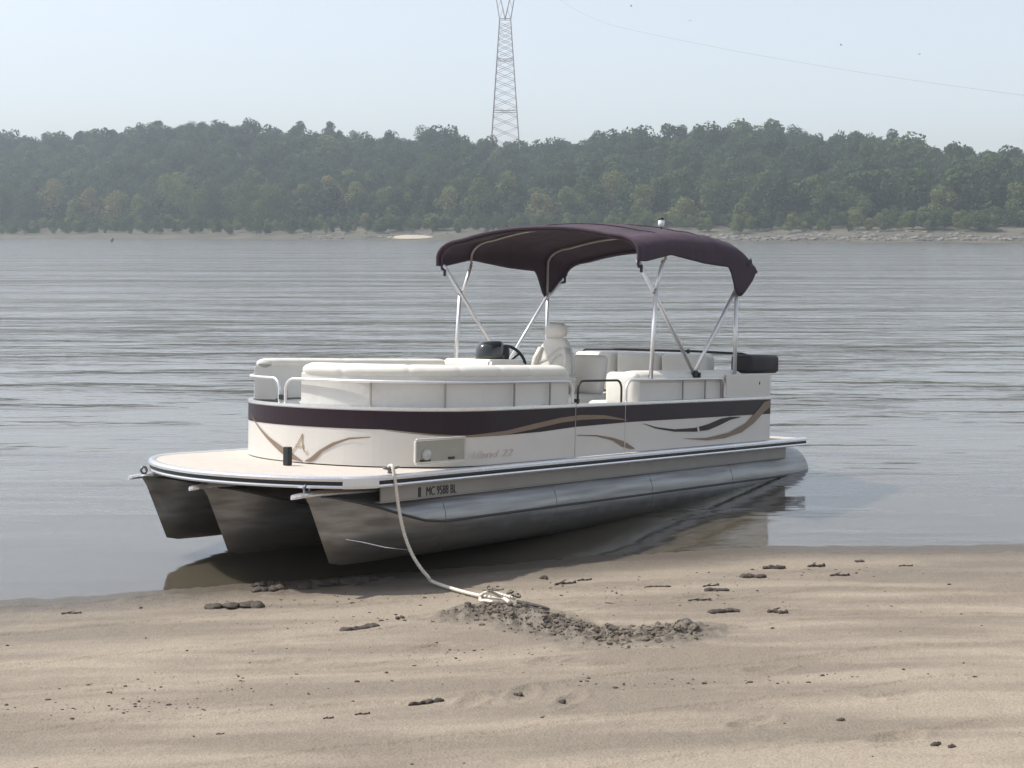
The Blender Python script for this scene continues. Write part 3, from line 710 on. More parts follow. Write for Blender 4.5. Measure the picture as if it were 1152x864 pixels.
# the plum stripe, piece by piece so the gate keeps its own
ZS0, ZS1 = .33, .482
def stripe_bot(s):
    x = s+XS
    return float(np.interp(x, [.74, 3.5, 4.38, 4.9, 5.5, 6.1, 6.5, 7.5], [.325, .325, .31, .285, .275, .30, .335, .335])) if s < sMid else .335
for a, c, par in ((0, sGate0-.006, pan_aft), (sGate0+.006, sGate1-.006, gate), (sGate1+.006, sSp-.004, pan_bow), (sSp+.004, LT, pan_st)):
    part('plum_stripe', wall_ribbon(a, c, lambda t: ZS1, lambda t, a=a, c=c: stripe_bot(a+(c-a)*t), .003, 70), M['plum'], par)
def decal(x0, x1, top, bot, m, par, name, off=.006, n=40):
    part(name, wall_ribbon(sX(x0), sX(x1), interp(top), interp(bot), off, n), m, par)
# tan wave across the stripe
def tanw(x):   # centre line height
    return float(np.interp(x, [3.55, 3.93, 4.3, 4.6, 5.0, 5.37, 5.83, 6.15, 6.5], [.345, .385, .392, .377, .335, .296, .282, .298, .328]))
def tanh_(x): return float(np.interp(x, [3.55, 3.93, 4.3, 5.0, 5.4, 5.83, 6.5], [.003, .016, .022, .022, .017, .008, .002]))
for a, c, par in ((sX(3.56), sGate0-.006, pan_aft), (sGate0+.006, sGate1-.006, gate), (sGate1+.006, sX(6.5), pan_bow)):
    f = lambda t, a=a, c=c: a+(c-a)*t+XS
    part('tan_wave', wall_ribbon(a, c, lambda t: tanw(f(t))+tanh_(f(t)), lambda t: tanw(f(t))-tanh_(f(t)), .006, 50), M['tan'], par)
decal(3.42, 3.574, [(0, .075), (1, .14)], [(0, .068), (.5, .072), (1, .09)], M['tan'], pan_aft, 'tan_swoosh')
decal(3.60, 4.36, [(0, .148), (.25, .19), (.6, .226), (1, .238)], [(0, .09), (.25, .165), (.6, .213), (1, .232)], M['tan'], gate, 'tan_swoosh')
decal(.755, 2.55, [(0, .475), (.08, .455), (.16, .37), (.3, .24), (.5, .155), (.75, .118), (1, .132)], [(0, .40), (.08, .345), (.2, .235), (.35, .145), (.55, .10), (.75, .093), (1, .130)], M['tan'], pan_aft, 'tan_swoosh', .008)
decal(1.40, 3.28, [(0, .312), (.12, .318), (.22, .305), (.36, .255), (.5, .228), (.7, .228), (.88, .262), (1, .305)], [(0, .308), (.12, .285), (.24, .235), (.36, .195), (.5, .190), (.7, .205), (.88, .248), (1, .302)], M['plum'], pan_aft, 'dark_swoosh')
bm = B(); add_box(bm, (2.27, 1.258, .212), (.03, .004, .05), rot=Matrix.Rotation(.5, 3, 'Y')); part('swoosh_notch', bm, M['panel'], pan_aft)
# tan V at the bow (measured in arc length on either side of the point)
sV = sMid-.13
part('tan_swoosh', wall_ribbon(sV, sX(6.62), interp([(0, .055), (.1, .085), (.25, .15), (.45, .215), (.7, .262), (1, .275)]), interp([(0, .048), (.1, .05), (.18, .07), (.3, .14), (.5, .20), (.7, .247), (1, .269)]), .005, 50), M['tan'], pan_bow)
part('tan_swoosh', wall_ribbon(sV+.02, sMid+.75, interp([(0, .05), (.15, .11), (.5, .22), (1, .40)]), interp([(0, .045), (.15, .06), (.3, .10), (.5, .185), (1, .395)]), .005, 40), M['tan'], pan_bow)
# flowing letter A emblem
def emblem(parent):
    def place(pts, r, name):
        bm = B(); P3 = []
        for (u, z) in smooth_pts([(a, c, 0) for a, c in pts], 6) and [(p.x, p.y) for p in smooth_pts([(a, c, 0) for a, c in pts], 6)]:
            q = wp(sMid-.06-u*.8, .006); P3.append((q.x, q.y, z))
        add_tube(bm, P3, r*.6, 5); return bm
    bm = place([(-.13, .135), (-.10, .128), (-.05, .16), (.0, .21), (.05, .275)], .006, 'a')
    for extra in ([(.05, .275), (.045, .23), (.06, .16), (.085, .125), (.12, .135)], [(-.05, .18), (.0, .172), (.05, .18), (.07, .185)]):
        e = place(extra, .006, 'b'); me = bpy.data.meshes.new('x'); e.to_mesh(me); e.free(); bm.from_mesh(me); bpy.data.meshes.remove(me)
    part('letter_emblem', bm, M['gold'], parent, True)
emblem(pan_bow)
side_text('Island 22', 5.82, 5.27, .10, .16, 1.254, M['faint'], 'model_script', pan_bow, .3)
# docking light recess, its shading painted as a darker plate on the panel
bm = B()
for (c, s) in (((6.2, 1.258, .285), (.58, .022, .014)), ((6.2, 1.258, .095), (.58, .022, .014)), ((6.5, 1.258, .19), (.014, .022, .172)), ((5.9, 1.258, .19), (.014, .022, .172))): add_box(bm, c, s, .006)
fr = part('docking_light_frame', bm, M['panel'], pan_bow)
bm = B(); add_box(bm, (6.2, 1.252, .19), (.575, .004, .163)); part('recess_shade', bm, M['recess'], pan_bow)
bm = B(); tb = bmesh.new(); bmesh.ops.create_uvsphere(tb, u_segments=14, v_segments=8, radius=.055); bmesh.ops.scale(tb, vec=(1.0, .5, .8), verts=tb.verts); bmesh.ops.translate(tb, vec=(6.37, 1.262, .165), verts=tb.verts)
part('docking_light', tb, M['lamp'], pan_bow, True)
bm = B(); add_box(bm, (6.38, 1.256, .12), (.12, .006, .016)); part('lamp_gap', bm, M['ink'], pan_bow)
bm = B(); add_box(bm, (6.07, 1.258, .125), (.07, .01, .018)); part('drain_slot', bm, M['ink'], pan_bow)

# --- upper rails
ZR = .715; rt = .013
def rail_loop(a, c, off=-.015, r=rt, z0=ZP+.02, z1=ZR, m='alu', name='hand_rail', parent=None, cor=.10, flat=False):
    pts = []; P0 = wp(a, off); P1 = wp(c, off)
    sgn = 1 if c > a else -1
    for k in range(6): q = wp(a, off); pts.append((q.x, q.y, z0+(z1-cor-z0)*k/5))
    for k in range(1, 7):
        t = k/6*PI/2; q = wp(a+sgn*cor*(1-math.cos(t)), off); pts.append((q.x, q.y, z1-cor+cor*math.sin(t)))
    for s in srange(a+sgn*cor, c-sgn*cor, .08)[1:]:
        q = wp(s, off); pts.append((q.x, q.y, z1))
    for k in range(1, 7):
        t = k/6*PI/2; q = wp(c-sgn*cor*(1-math.sin(t)), off); pts.append((q.x, q.y, z1-cor+cor*math.cos(t)))
    for k in range(1, 6): q = wp(c, off); pts.append((q.x, q.y, z1-cor-(z1-cor-z0)*k/5))
    bm = B(); add_tube(bm, pts, r, 8); return part(name, bm, M[m], parent, True)
rail_loop(sGate1+.03, sRl-.04, parent=None)
rail_loop(sRl+.04, LT-.05)
rail_loop(sX(1.72), sGate0-.03)
gl = rail_loop(sGate0+.05, sGate1-.05, m='black', name='gate_rail', parent=gate, cor=.08, r=.0105)
for x in (6.02, 5.25, 4.75, 2.55, 2.12, 1.80):
    bm = B(); q = wp(sX(x), -.012); add_box(bm, (q.x, q.y, (ZP+ZR)/2+.01), (.010, .014, ZR-ZP)); part('rail_post', bm, M['bow'])
for s in (sMid-.72,):
    bm = B(); q = wp(s, -.012); add_box(bm, (q.x, q.y, (ZP+ZR)/2+.01), (.010, .014, ZR-ZP)); part('rail_post', bm, M['bow'])
bm = B(); q = wp(sRl, -.02); add_box(bm, (q.x, q.y, ZP+.07), (.03, .07, .04)); add_box(bm, (q.x, q.y+.03, ZP+.09), (.03, .015, .08)); part('rail_latch', bm, M['black'])
bm = B(); q = wp(sGate1-.03, -.01); add_box(bm, (q.x, q.y, ZP+.05), (.04, .03, .035)); part('gate_latch', bm, M['black'], gate)
# black post standing before the bow wall
bm = B(); q = wp(sMid-.14, .22); add_box(bm, (q.x, q.y, ZD+.075), (.05, .06, .15), .008); part('bow_post', bm, M['black'])

# --- lounges that follow the wall
def lounge(a, c, seams, name, hr=.066, dr=.105, zc=.79, seat=True):
    back = part(name, wall_loft([(-.045, .512), (-.045, zc-.03), (-.08, zc), (-.19, zc), (-.23, .51)], a, c, .07), M['vinyl_back'])
    roll = [(-.135+dr*math.cos(t_), zc+hr*math.sin(t_)) for t_ in [2*PI*k/14 for k in range(14)]]
    part('top_roll', wall_loft(roll, a, c, .05, seams, .92), M['vinyl'], back, True)
    if seat:
        part('seat_base', wall_loft([(-.05, .04), (-.05, .36), (-.62, .36), (-.58, .04)], a, c, .08), M['vinyl_back'], back)
        part('seat_cushion', wall_loft([(-.22, .365), (-.22, .47), (-.28, .495), (-.62, .49), (-.65, .46), (-.65, .38), (-.62, .365)], a, c, .06, seams, .93), M['vinyl'], back, True)
    return back
sN0, sN1 = sX(4.43), sMid-.03
lounge(sN0, sN1, [sN1-.42, sN1-1.0, sN1-1.45, sN0+.55, sN0+.05+.9], 'port_bow_lounge')
sF0, sF1 = sMid+.92, sXs(3.45)
lounge(sF0, sF1, [sF0+.4, sF0+.95, sF0+1.5, sF1-.55], 'starboard_bow_lounge', .045, .075, .82)
bm = B(); q = wp(sMid, -.30); add_box(bm, (q.x-.02, q.y+.10, .50), (.30, .42, .10), .03); part('dark_bow_block', bm, M['pad'])  # dark block in the gap between the bow seats

# --- helm: console, windscreen, wheel, captain's chair
cx, cy = 3.22, -.78
bm = B(); secs = []
for (z, x0, x1, y0, y1) in [(.04, 2.95, 3.5, -1.15, -.42), (.55, 2.92, 3.55, -1.15, -.42), (.80, 2.85, 3.52, -1.13, -.44), (.87, 2.95, 3.46, -1.1, -.47)]:
    secs.append([(x0, y0, z), (x1, y0, z), (x1, y1, z), (x0, y1, z)])
loft(bm, secs); bmesh.ops.recalc_face_normals(bm, faces=bm.faces); bmesh.ops.bevel(bm, geom=list(bm.edges), offset=.025, segments=2, affect='EDGES')
con = part('helm_console', bm, M['vinyl'])
bm = B(); rows = []
for i in range(7):
    v = i/6; row = []
    for j in range(15):
        u = j/14*2-1; a = u*PI/2*1.02
        row.append((3.06+(.24-.15*v*v)*math.cos(a), cy+.02+(.15-.05*v*v)*math.sin(a), .865+.195*math.sin(v*PI/2)))
    rows.append(row)
rows.append([(3.06+.02*math.cos((j/14*2-1)*PI/2), cy+.02+.10*math.sin((j/14*2-1)*PI/2), 1.056) for j in range(15)])
sheet(bm, rows); ws = part('windscreen', bm, M['smoke'], con, True); ws.modifiers.new('thick', 'SOLIDIFY').thickness = .008
bm = B(); add_box(bm, (3.0, cy+.02, .93), (.12, .30, .17), .05, 3); part('instrument_pod', bm, M['black'], con, True)
bm = B(); Rw = Matrix.Rotation(.6, 3, 'Y'); ctr = Vector((2.78, -.74, .865))
add_tube(bm, [ctr+Rw@Vector((0, .175*math.cos(a), .175*math.sin(a))) for a in [2*PI*k/24 for k in range(24)]], .016, 8, True)
for k in range(3): a = k*2.094+.5; add_tube(bm, [ctr+Rw@Vector((.05, 0, 0)), ctr+Rw@Vector((0, .17*math.cos(a), .17*math.sin(a)))], .011, 6)
add_tube(bm, [ctr+Rw@Vector((.05, 0, 0)), ctr+Rw@Vector((.16, 0, .0))], .03, 8); part('steering_wheel', bm, M['black'], con, True)
# captain's chair, facing the bow
bm = B(); add_tube(bm, [(2.34, -.62, .04), (2.34, -.62, .36)], .05, 10); cc = part('captain_chair', bm, M['alu'], smooth=True)
bm = B(); add_box(bm, (2.44, -.62, .44), (.52, .52, .14), .05, 3); part('seat_cushion', bm, M['vinyl'], cc, True)
tilt = Matrix.Rotation(-.13, 3, 'Y')
def back_shape(front, name, m, w_scale=1., z1=1.10):
    bm = B(); secs = []
    for (z, w_, d) in [(.48, .22, .11), (.60, .262, .125), (.75, .268, .12), (.9, .245, .11), (1.0, .20, .10), (1.07, .155, .09), (1.10, .12, .07)]:
        row = []
        for k in range(16):
            a = 2*PI*k/16; c, s = math.cos(a), math.sin(a)
            row.append(Vector((math.copysign(abs(c)**.6, c)*d*.5, math.copysign(abs(s)**.6, s)*w_, z-.48)))
        secs.append([tilt@p+Vector((2.21, -.62, .48)) for p in row])
    loft(bm, secs); bmesh.ops.recalc_face_normals(bm, faces=bm.faces); return bm
part('chair_back', back_shape(1, '', None), M['vinyl'], cc, True)
for q in (-1, 1):
    bm = B(); secs = []
    for (z, w0, w1, d) in [(.52, .20, .262, .10), (.7, .20, .275, .115), (.88, .18, .25, .105), (1.0, .14, .20, .08)]:
        secs.append([tilt@Vector((dx, q*yy, z-.48))+Vector((2.21, -.62, .48)) for dx, yy in ((.02, w1), (d, (w0+w1)/2+.01), (d*.8, w0), (.02, w0))])
    loft(bm, secs); bmesh.ops.recalc_face_normals(bm, faces=bm.faces); part('side_bolster', bm, M['vinyl'], cc, True)
bm = B()
for (z0, z1, yy) in ((.62, .80, .12), (.74, .92, .12), (.88, 1.0, .10)):
    for q in (1,):
        P = smooth_pts([(.060, -.16, z0-.05-.48), (.068, -.06, z0+.01-.48), (.066, .05, z1-.03-.48), (.062, yy, z1-.48)], 5); add_tube(bm, [tilt@p+Vector((2.21, -.62, .48)) for p in P], .006, 5)
part('back_piping', bm, M['vinyl_back'], cc, True)
bm = B(); add_box(bm, (2.145, -.62, 1.185), (.15, .27, .16), .07, 4, rot=tilt); part('headrest', bm, M['vinyl'], cc, True)
for q in (-1, 1):
    bm = B(); add_box(bm, (2.40, -.62+q*.31, .66), (.36, .07, .06), .025, 3); add_tube(bm, [(2.24, -.62+q*.31, .5), (2.24, -.62+q*.31, .64)], .022, 8); part('armrest', bm, M['vinyl'], cc, True)

# --- aft seating
sA0, sA1 = sX(1.25), sX(3.34)
lg = part('port_aft_lounge', wall_loft([(-.045, .512), (-.045, .68), (-.09, .70), (-.20, .70), (-.23, .51)], sA0, sA1-.03, .08), M['vinyl_back'])
roll = [(-.16+.13*math.cos(t_), .725+.075*math.sin(t_)) for t_ in [2*PI*k/12 for k in range(12)]]
part('top_roll', wall_loft(roll, sA0, sA1-.02, .06, [sA0+.7, sA0+1.35], .9), M['vinyl'], lg, True)
bm = B(); add_box(bm, (3.30, 1.03, .62), (.12, .36, .33), .055, 4); part('rolled_end', bm, M['vinyl'], lg, True)
bm = B(); add_box(bm, (2.3, .93, .21), (2.0, .52, .34), .02); part('seat_base', bm, M['vinyl_back'], lg)
bm = B(); add_box(bm, (2.3, .90, .44), (2.0, .58, .12), .045, 3); part('seat_cushion', bm, M['vinyl'], lg, True)
bm = B()
for (y0, y1) in ((-1.2, -.62), (-.60, -.02), (.0, .62)): add_box(bm, (.92, (y0+y1)/2, .74), (.20, y1-y0-.01, .44), .06, 4)
tl = part('transom_lounge', bm, M['vinyl'], smooth=True)
bm = B(); add_box(bm, (1.25, -.25, .21), (.62, 1.85, .34), .02); part('seat_base', bm, M['vinyl_back'], tl)
bm = B(); add_box(bm, (1.30, -.25, .44), (.62, 1.85, .12), .045, 3); part('seat_cushion', bm, M['vinyl'], tl, True)
bm = B(); add_tube(bm, [(.80, -1.24, .55), (.80, -1.24, .93), (.79, -1.18, .985), (.78, -.9, .99), (.77, .3, .985), (.76, .9, .97), (.76, 1.05, .93)], .014, 8); part('stern_rail', bm, M['black'], tl, True)
# reclined chaise in the starboard aft corner, with its end roll
bm = B(); add_box(bm, (1.85, -.42, .71), (.13, .50, .44), .06, 4, rot=Matrix.Rotation(-.22, 3, 'Y')); ch = part('chaise_back', bm, M['vinyl'], smooth=True)
bm = B(); add_box(bm, (2.2, -.38, .42), (.66, .56, .17), .06, 4); part('chaise_cushion', bm, M['vinyl'], ch, True)
bm = B(); add_box(bm, (2.15, -.38, .19), (.60, .52, .28), .02); part('chaise_base', bm, M['vinyl_back'], ch)
sB0, sB1 = sXs(2.85), sXs(1.0)
sl = part('starboard_aft_lounge', wall_loft([(-.045, .512), (-.045, .68), (-.09, .70), (-.20, .70), (-.23, .51)], sB0, sB1, .08), M['vinyl_back'])
part('top_roll', wall_loft(roll, sB0, sB1, .06, [sB0+.7, sB0+1.35], .9), M['vinyl'], sl, True)
# dark plum pad overhanging the stern corner
bm = B(); add_box(bm, (.79, 1.08, .862), (.66, .26, .20), .05, 4); part('stern_pad', bm, M['pad'], smooth=True)
bm = B(); add_box(bm, (.95, 1.08, .757), (.4, .24, .012)); part('pad_tray', bm, M['rail'])

# --- cleat and light
bm = B(); kx, ky = 6.77, 1.262
add_box(bm, (kx, ky, ZD+.024), (.05, .03, .02)); add_tube(bm, [(kx-.085, ky, ZD+.058), (kx-.03, ky, ZD+.05), (kx+.03, ky, ZD+.05), (kx+.085, ky, ZD+.058)], [.008, .012, .012, .008], 8)
for q in (-1, 1): add_tube(bm, [(kx+q*.025, ky, ZD+.018), (kx+q*.02, ky, ZD+.05)], .012, 8)
part('mooring_cleat', bm, M['alu_dull'], smooth=True)

# --- canopy
def ridge(x): return float(np.interp(x, [1.12, 1.3, 1.5, 2.0, 2.5, 2.9, 3.42], [2.09, 2.19, 2.25, 2.30, 2.285, 2.25, 2.185]))
def hem(x): return float(np.interp(x, [1.12, 1.22, 1.40, 1.50, 1.56, 1.66, 1.72, 2.2, 2.85, 3.1, 3.3, 3.42], [1.86, 1.74, 1.60, 1.56, 1.60, 1.80, 1.86, 1.87, 1.92, 1.87, 1.83, 1.83]))
def arch(x, u):      # u in -1..1 across the boat
    zr, zh = ridge(x), hem(x); k = abs(u); sg = math.copysign(1, u); wd = 1.245
    zs = zr-.10                                   # shoulder
    if k < .62:
        q = k/.62; return Vector((x, sg*q*.93, zr-.10*q**2.2))
    q = (k-.62)/.38; 
    if q < .5:
        t0 = q/.5*PI/2; return Vector((x, sg*(.93+(wd-.93)*math.sin(t0)), zs-.17*(1-math.cos(t0))))
    return Vector((x, sg*wd, zs-.17+(zh-zs+.17)*(q-.5)/.5))
bm = B(); xs = [1.12+(3.42-1.12)*k/46 for k in range(47)]
rows = []
for x in xs:
    rows.append([])
    for j in range(61):
        u = j/60*2-1; p = arch(x, u)
        sag = sum(-.022*math.exp(-((x-c)/.35)**2) for c in (2.2, 3.15))*(1 if abs(u) < .7 else 0)
        wr = .010*float(fbm(np.array(x*2.2+3), np.array(p.y*5.), 3))+.007*float(fbm(np.array(x*7.), np.array(p.y*2.+p.z*4), 2))
        rows[-1].append(p+Vector((0, math.copysign(wr, u) if abs(u) > .7 else 0, sag+(wr if abs(u) < .85 else 0))))
# rounded aft edge
sheet(bm, rows); bmesh.ops.recalc_face_normals(bm, faces=bm.faces)
can = part('canopy', bm, M['canvas'], smooth=True); sm = can.modifiers.new('thick', 'SOLIDIFY'); sm.thickness = .012; sm.offset = 1
for x in (1.13, 3.41):
    bm = B(); add_tube(bm, [arch(x, -1+2*k/60)+Vector((0, 0, 0)) for k in range(61)], .017, 6); part('edge_binding', bm, M['canvas'], can, True)
for x in (1.52, 2.2, 2.89):
    bm = B(); add_tube(bm, [arch(x, -1+2*k/60)+Vector((0, 0, .011)) for k in range(61)], .006, 5); part('canopy_seam', bm, M['canvas'], can, True)
bm = B(); add_box(bm, (1.30, 1.262, 1.93), (.10, .006, .05), rot=Matrix.Rotation(.6, 3, 'Y')); part('canopy_tab', bm, M['pad'], can)
# bows and poles, the same on both sides
def bow_arch(x, x_foot, z_foot, inset=.028):
    P = [arch(x, -1+2*k/48) for k in range(49)]
    P = [Vector((p.x, p.y*(1-.022), p.z-inset)) for p in P if p.z > z_foot+.02]
    return [Vector((x_foot, -1.2, z_foot))]+P+[Vector((x_foot, 1.2, z_foot))]
for x, xf, zf in ((3.37, 3.33, 1.78), (2.89, 2.95, 1.80), (1.52, 1.52, 1.60), (1.18, 1.28, 1.75)):
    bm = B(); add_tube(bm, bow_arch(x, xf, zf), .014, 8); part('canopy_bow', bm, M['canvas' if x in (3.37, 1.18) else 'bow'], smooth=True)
for s in (1, -1):
    y = s*1.205
    for P, r, nm in ((((2.29, y, .77), (3.36, y, 1.84)), .019, 'canopy_pole'), (((2.29, y, .77), (1.50, y, 1.62)), .019, 'canopy_pole'), (((3.05, y+s*.0, 1.545), (2.91, y, 1.86)), .018, 'canopy_pole'), (((1.5, y, 1.58), (1.24, y, 1.80)), .014, 'canopy_pole'),
                     (((3.12, y+s*.02, .73), (3.06, y+s*.02, 1.57)), .021, 'canopy_strut'), (((1.5, y+s*.02, .74), (1.5, y+s*.02, 1.60)), .021, 'canopy_strut')):
        bm = B(); add_tube(bm, [P[0], P[1]], r, 10); part(nm, bm, M['alu'], smooth=True)
    bm = B(); add_box(bm, (2.29, y+s*.01, .765), (.07, .05, .07), .012); add_box(bm, (2.24, y+s*.03, .755), (.025, .03, .05)); part('pole_mount', bm, M['black'])
    bm = B(); add_box(bm, (2.44, y+s*.02, .99), (.03, .025, .045), .006); part('pole_latch', bm, M['black'])
    bm = B(); add_box(bm, (3.32, y+s*.016, 1.765), (.03, .02, .075), .006); part('pole_latch', bm, M['black'])
    bm = B(); add_box(bm, (1.5, y+s*.01, 1.60), (.05, .035, .05), .008); part('strut_joint', bm, M['alu_dull'])
    bm = B(); add_box(bm, (3.07, y+s*.01, 1.56), (.045, .035, .05), .008); part('strut_joint', bm, M['alu_dull'])
# all round light on a short mast above the canopy
ax, ay = 1.30, .16; za = ridge(1.3)+.005
bm = B(); add_tube(bm, [(ax, ay, za), (ax, ay, za+.16)], .012, 8); al = part('anchor_light', bm, M['black'], smooth=True)
bm = B(); add_tube(bm, [(ax, ay, za+.15), (ax, ay, za+.17), (ax, ay, za+.215), (ax, ay, za+.23)], [.026, .036, .036, .022], 12); part('light_globe', bm, M['lens'], al, True)
bm = B(); add_tube(bm, [(ax, ay, za+.23), (ax, ay, za+.25)], [.038, .024], 12); part('light_cap', bm, M['black'], al, True)

# ---------------------------------------------------------------- mooring rope and anchor
def add_rope(bm, pts, r, pitch=.075, seg=12):
    P = [Vector(p) for p in pts]; L_ = [0.]
    for a, c in zip(P[:-1], P[1:]): L_.append(L_[-1]+(c-a).length)
    n = int(L_[-1]/.007); Q = []
    for k in range(n+1):
        q = L_[-1]*k/n; i = min(max(int(np.searchsorted(L_, q))-1, 0), len(P)-2); Q.append(P[i].lerp(P[i+1], (q-L_[i])/max(1e-6, L_[i+1]-L_[i])))
    up = None; rings = []
    for i, p in enumerate(Q):
        d = (Q[min(i+1, n)]-Q[max(i-1, 0)]).normalized()
        if up is None: up = Vector((0, 0, 1)) if abs(d.z) < .9 else Vector((1, 0, 0))
        a = d.cross(up).normalized(); b2 = a.cross(d); up = b2; ph = 2*PI*(L_[-1]*i/n)/pitch
        rings.append([p+(a*math.cos(t)+b2*math.sin(t))*r*(1+.2*math.cos(3*(t-ph))) for t in [2*PI*k/seg for k in range(seg)]])
    loft(bm, rings)
def g(x, y, dz=0.): return Vector((x, y, float(sand_z(x, y))+dz))
c0 = to_world((kx, ky, ZD+.06))
P = [c0+Vector((-.02, .03, .0)), c0+Vector((.01, -.04, .015)), c0+Vector((.03, -.06, -.07))]
e = g(-.60, 10.55, .022)
for t0 in (.2, .4, .6, .78, .92):
    q = P[2].lerp(e, t0); q.z -= .10*math.sin(PI*t0)*1.0; q.x += -.05*math.sin(PI*t0); P.append(q)
P += [e, g(-.43, 10.25, .024), g(-.30, 10.02, .022), g(-.20, 9.85, .03), g(-.12, 9.72, .045), g(-.06, 9.55, .05), g(-.02, 9.42, .03)]
bm = B(); add_rope(bm, smooth_pts(P, 8), .0125)
kn = c0.lerp(e, .16)+Vector((.02, -.03, -.05))
loop = smooth_pts([g(-.20, 9.87, .03), g(-.22, 9.80, .05), g(-.17, 9.80, .07), g(-.10, 9.74, .07), g(-.02, 9.68, .06), g(.02, 9.62, .05)], 6); add_rope(bm, loop, .0105)
tail = smooth_pts([g(-.22, 9.86, .03), g(-.22, 9.72, .022), g(-.17, 9.60, .02), g(-.13, 9.52, .018)], 6); add_rope(bm, tail, .011)
rp = obj('mooring_rope', bm, M['rope'], smooth=True); tag(rp, 'white rope running from the deck cleat down to the anchor', 'rope')
ctr = g(-.02, 9.45, .012)
an = empty('boat_anchor', ctr); tag(an, 'grey metal anchor half buried in churned sand at the rope end', 'anchor')
bm = B(); add_tube(bm, [(-.13, .30, .012), (-.07, .15, .022), (.02, -.02, .01), (.1, -.1, -.03)], .009, 8); obj('shank', bm, M['anchor'], an, True)
for q in (-1, 1):
    bm = B(); secs = []
    for (a, w_, h_) in ((0, .05, .016), (.12, .07, .014), (.24, .04, .01), (.30, .008, .006)):
        c = Vector((.05+a*.75, -.06+q*.05-a*.15, .01-a*.10)); secs.append([c+Vector((0, -w_*.5, -h_)), c+Vector((0, w_*.5, -h_)), c+Vector((0, w_*.5, h_)), c+Vector((0, -w_*.5, h_))])
    loft(bm, secs); bmesh.ops.recalc_face_normals(bm, faces=bm.faces); obj('fluke', bm, M['anchor'], an)
bm = B(); add_tube(bm, [Vector((-.14, .33, .02))+Vector((.018*math.cos(a), .028*math.sin(a), .012*math.sin(a))) for a in [2*PI*k/14 for k in range(14)]], .006, 6, True)
obj('shackle', bm, M['anchor'], an, True); bm = B()
for k in range(5): c = Vector((.0+.016*k, .20-.03*k, .03+.008*math.sin(k*2))); add_tube(bm, [c+Vector((.013*math.cos(a), .018*math.sin(a), .009*math.cos(a+k))) for a in [2*PI*j/10 for j in range(10)]], .007, 5, True)
obj('chain', bm, M['anchor'], an, True)

# ---------------------------------------------------------------- dug sand, clods, driftwood
def lump(bm, c, s, seed, sub=2, flat=.6):
    g_ = np.random.default_rng(seed); tb = bmesh.new(); bmesh.ops.create_icosphere(tb, subdivisions=sub, radius=1); off = g_.uniform(0, 50, 3)
    for v in tb.verts:
        n_ = 1+.85*float(fbm(np.array(v.co.x*1.3+off[0]+v.co.z), np.array(v.co.y*1.3+off[1]-v.co.z), 3)); v.co = Vector((v.co.x*s[0]*n_, v.co.y*s[1]*n_, v.co.z*s[2]*n_))+Vector(c)
    tb.verts.index_update(); add_faces(bm, [v.co.copy() for v in tb.verts], [[v.index for v in f.verts] for f in tb.faces]); tb.free()
bm = B()
for k in range(1500):
    i = random.randrange(len(CH)-1); t0 = random.random(); p = CH[i]*(1-t0)+CH[i+1]*t0
    x, y = p[0]+random.gauss(0, .09), p[1]+random.gauss(0, .13); s = min(.026, random.expovariate(1/.005)+.0035)
    lump(bm, g(x, y, s*.1), (s*random.uniform(.9, 1.5), s, s*.8), k, 1)
cs = obj('churned_sand', bm, M['clod']); tag(cs, 'churned lumps of damp sand dug up beside the anchor', 'dug sand', kind='stuff')
bm = B()
for k in range(750):
    if k < 620: bx = random.choice([(-1.6, 7.55, 1.1, .14), (-.3, 8.2, .9, .12), (-1.9, 7.1, .8, .12), (1.0, 7.3, .8, .08), (-1.3, 10.0, 1.1, .15), (.2, 10.1, .8, .2), (1.3, 10.0, .8, .25), (2.2, 10.7, .9, .15), (-.9, 9.2, .9, .15)]); x, y = random.gauss(bx[0], bx[2]*.6), random.gauss(bx[1], bx[3])
    else: x, y = random.uniform(-3.5, 3.5), random.uniform(5.6, 11)
    if shore_d(np.array(x), np.array(y)) < .1: continue
    s = min(.010, random.expovariate(1/.0022)+.0018); lump(bm, g(x, y, s*.3), (s*random.uniform(1, 2.), s, s*.7), k+900, 1)
db = obj('sand_specks', bm, M['mud']); tag(db, 'scattered dark specks of grit and mud on the sand', 'grit', kind='stuff')
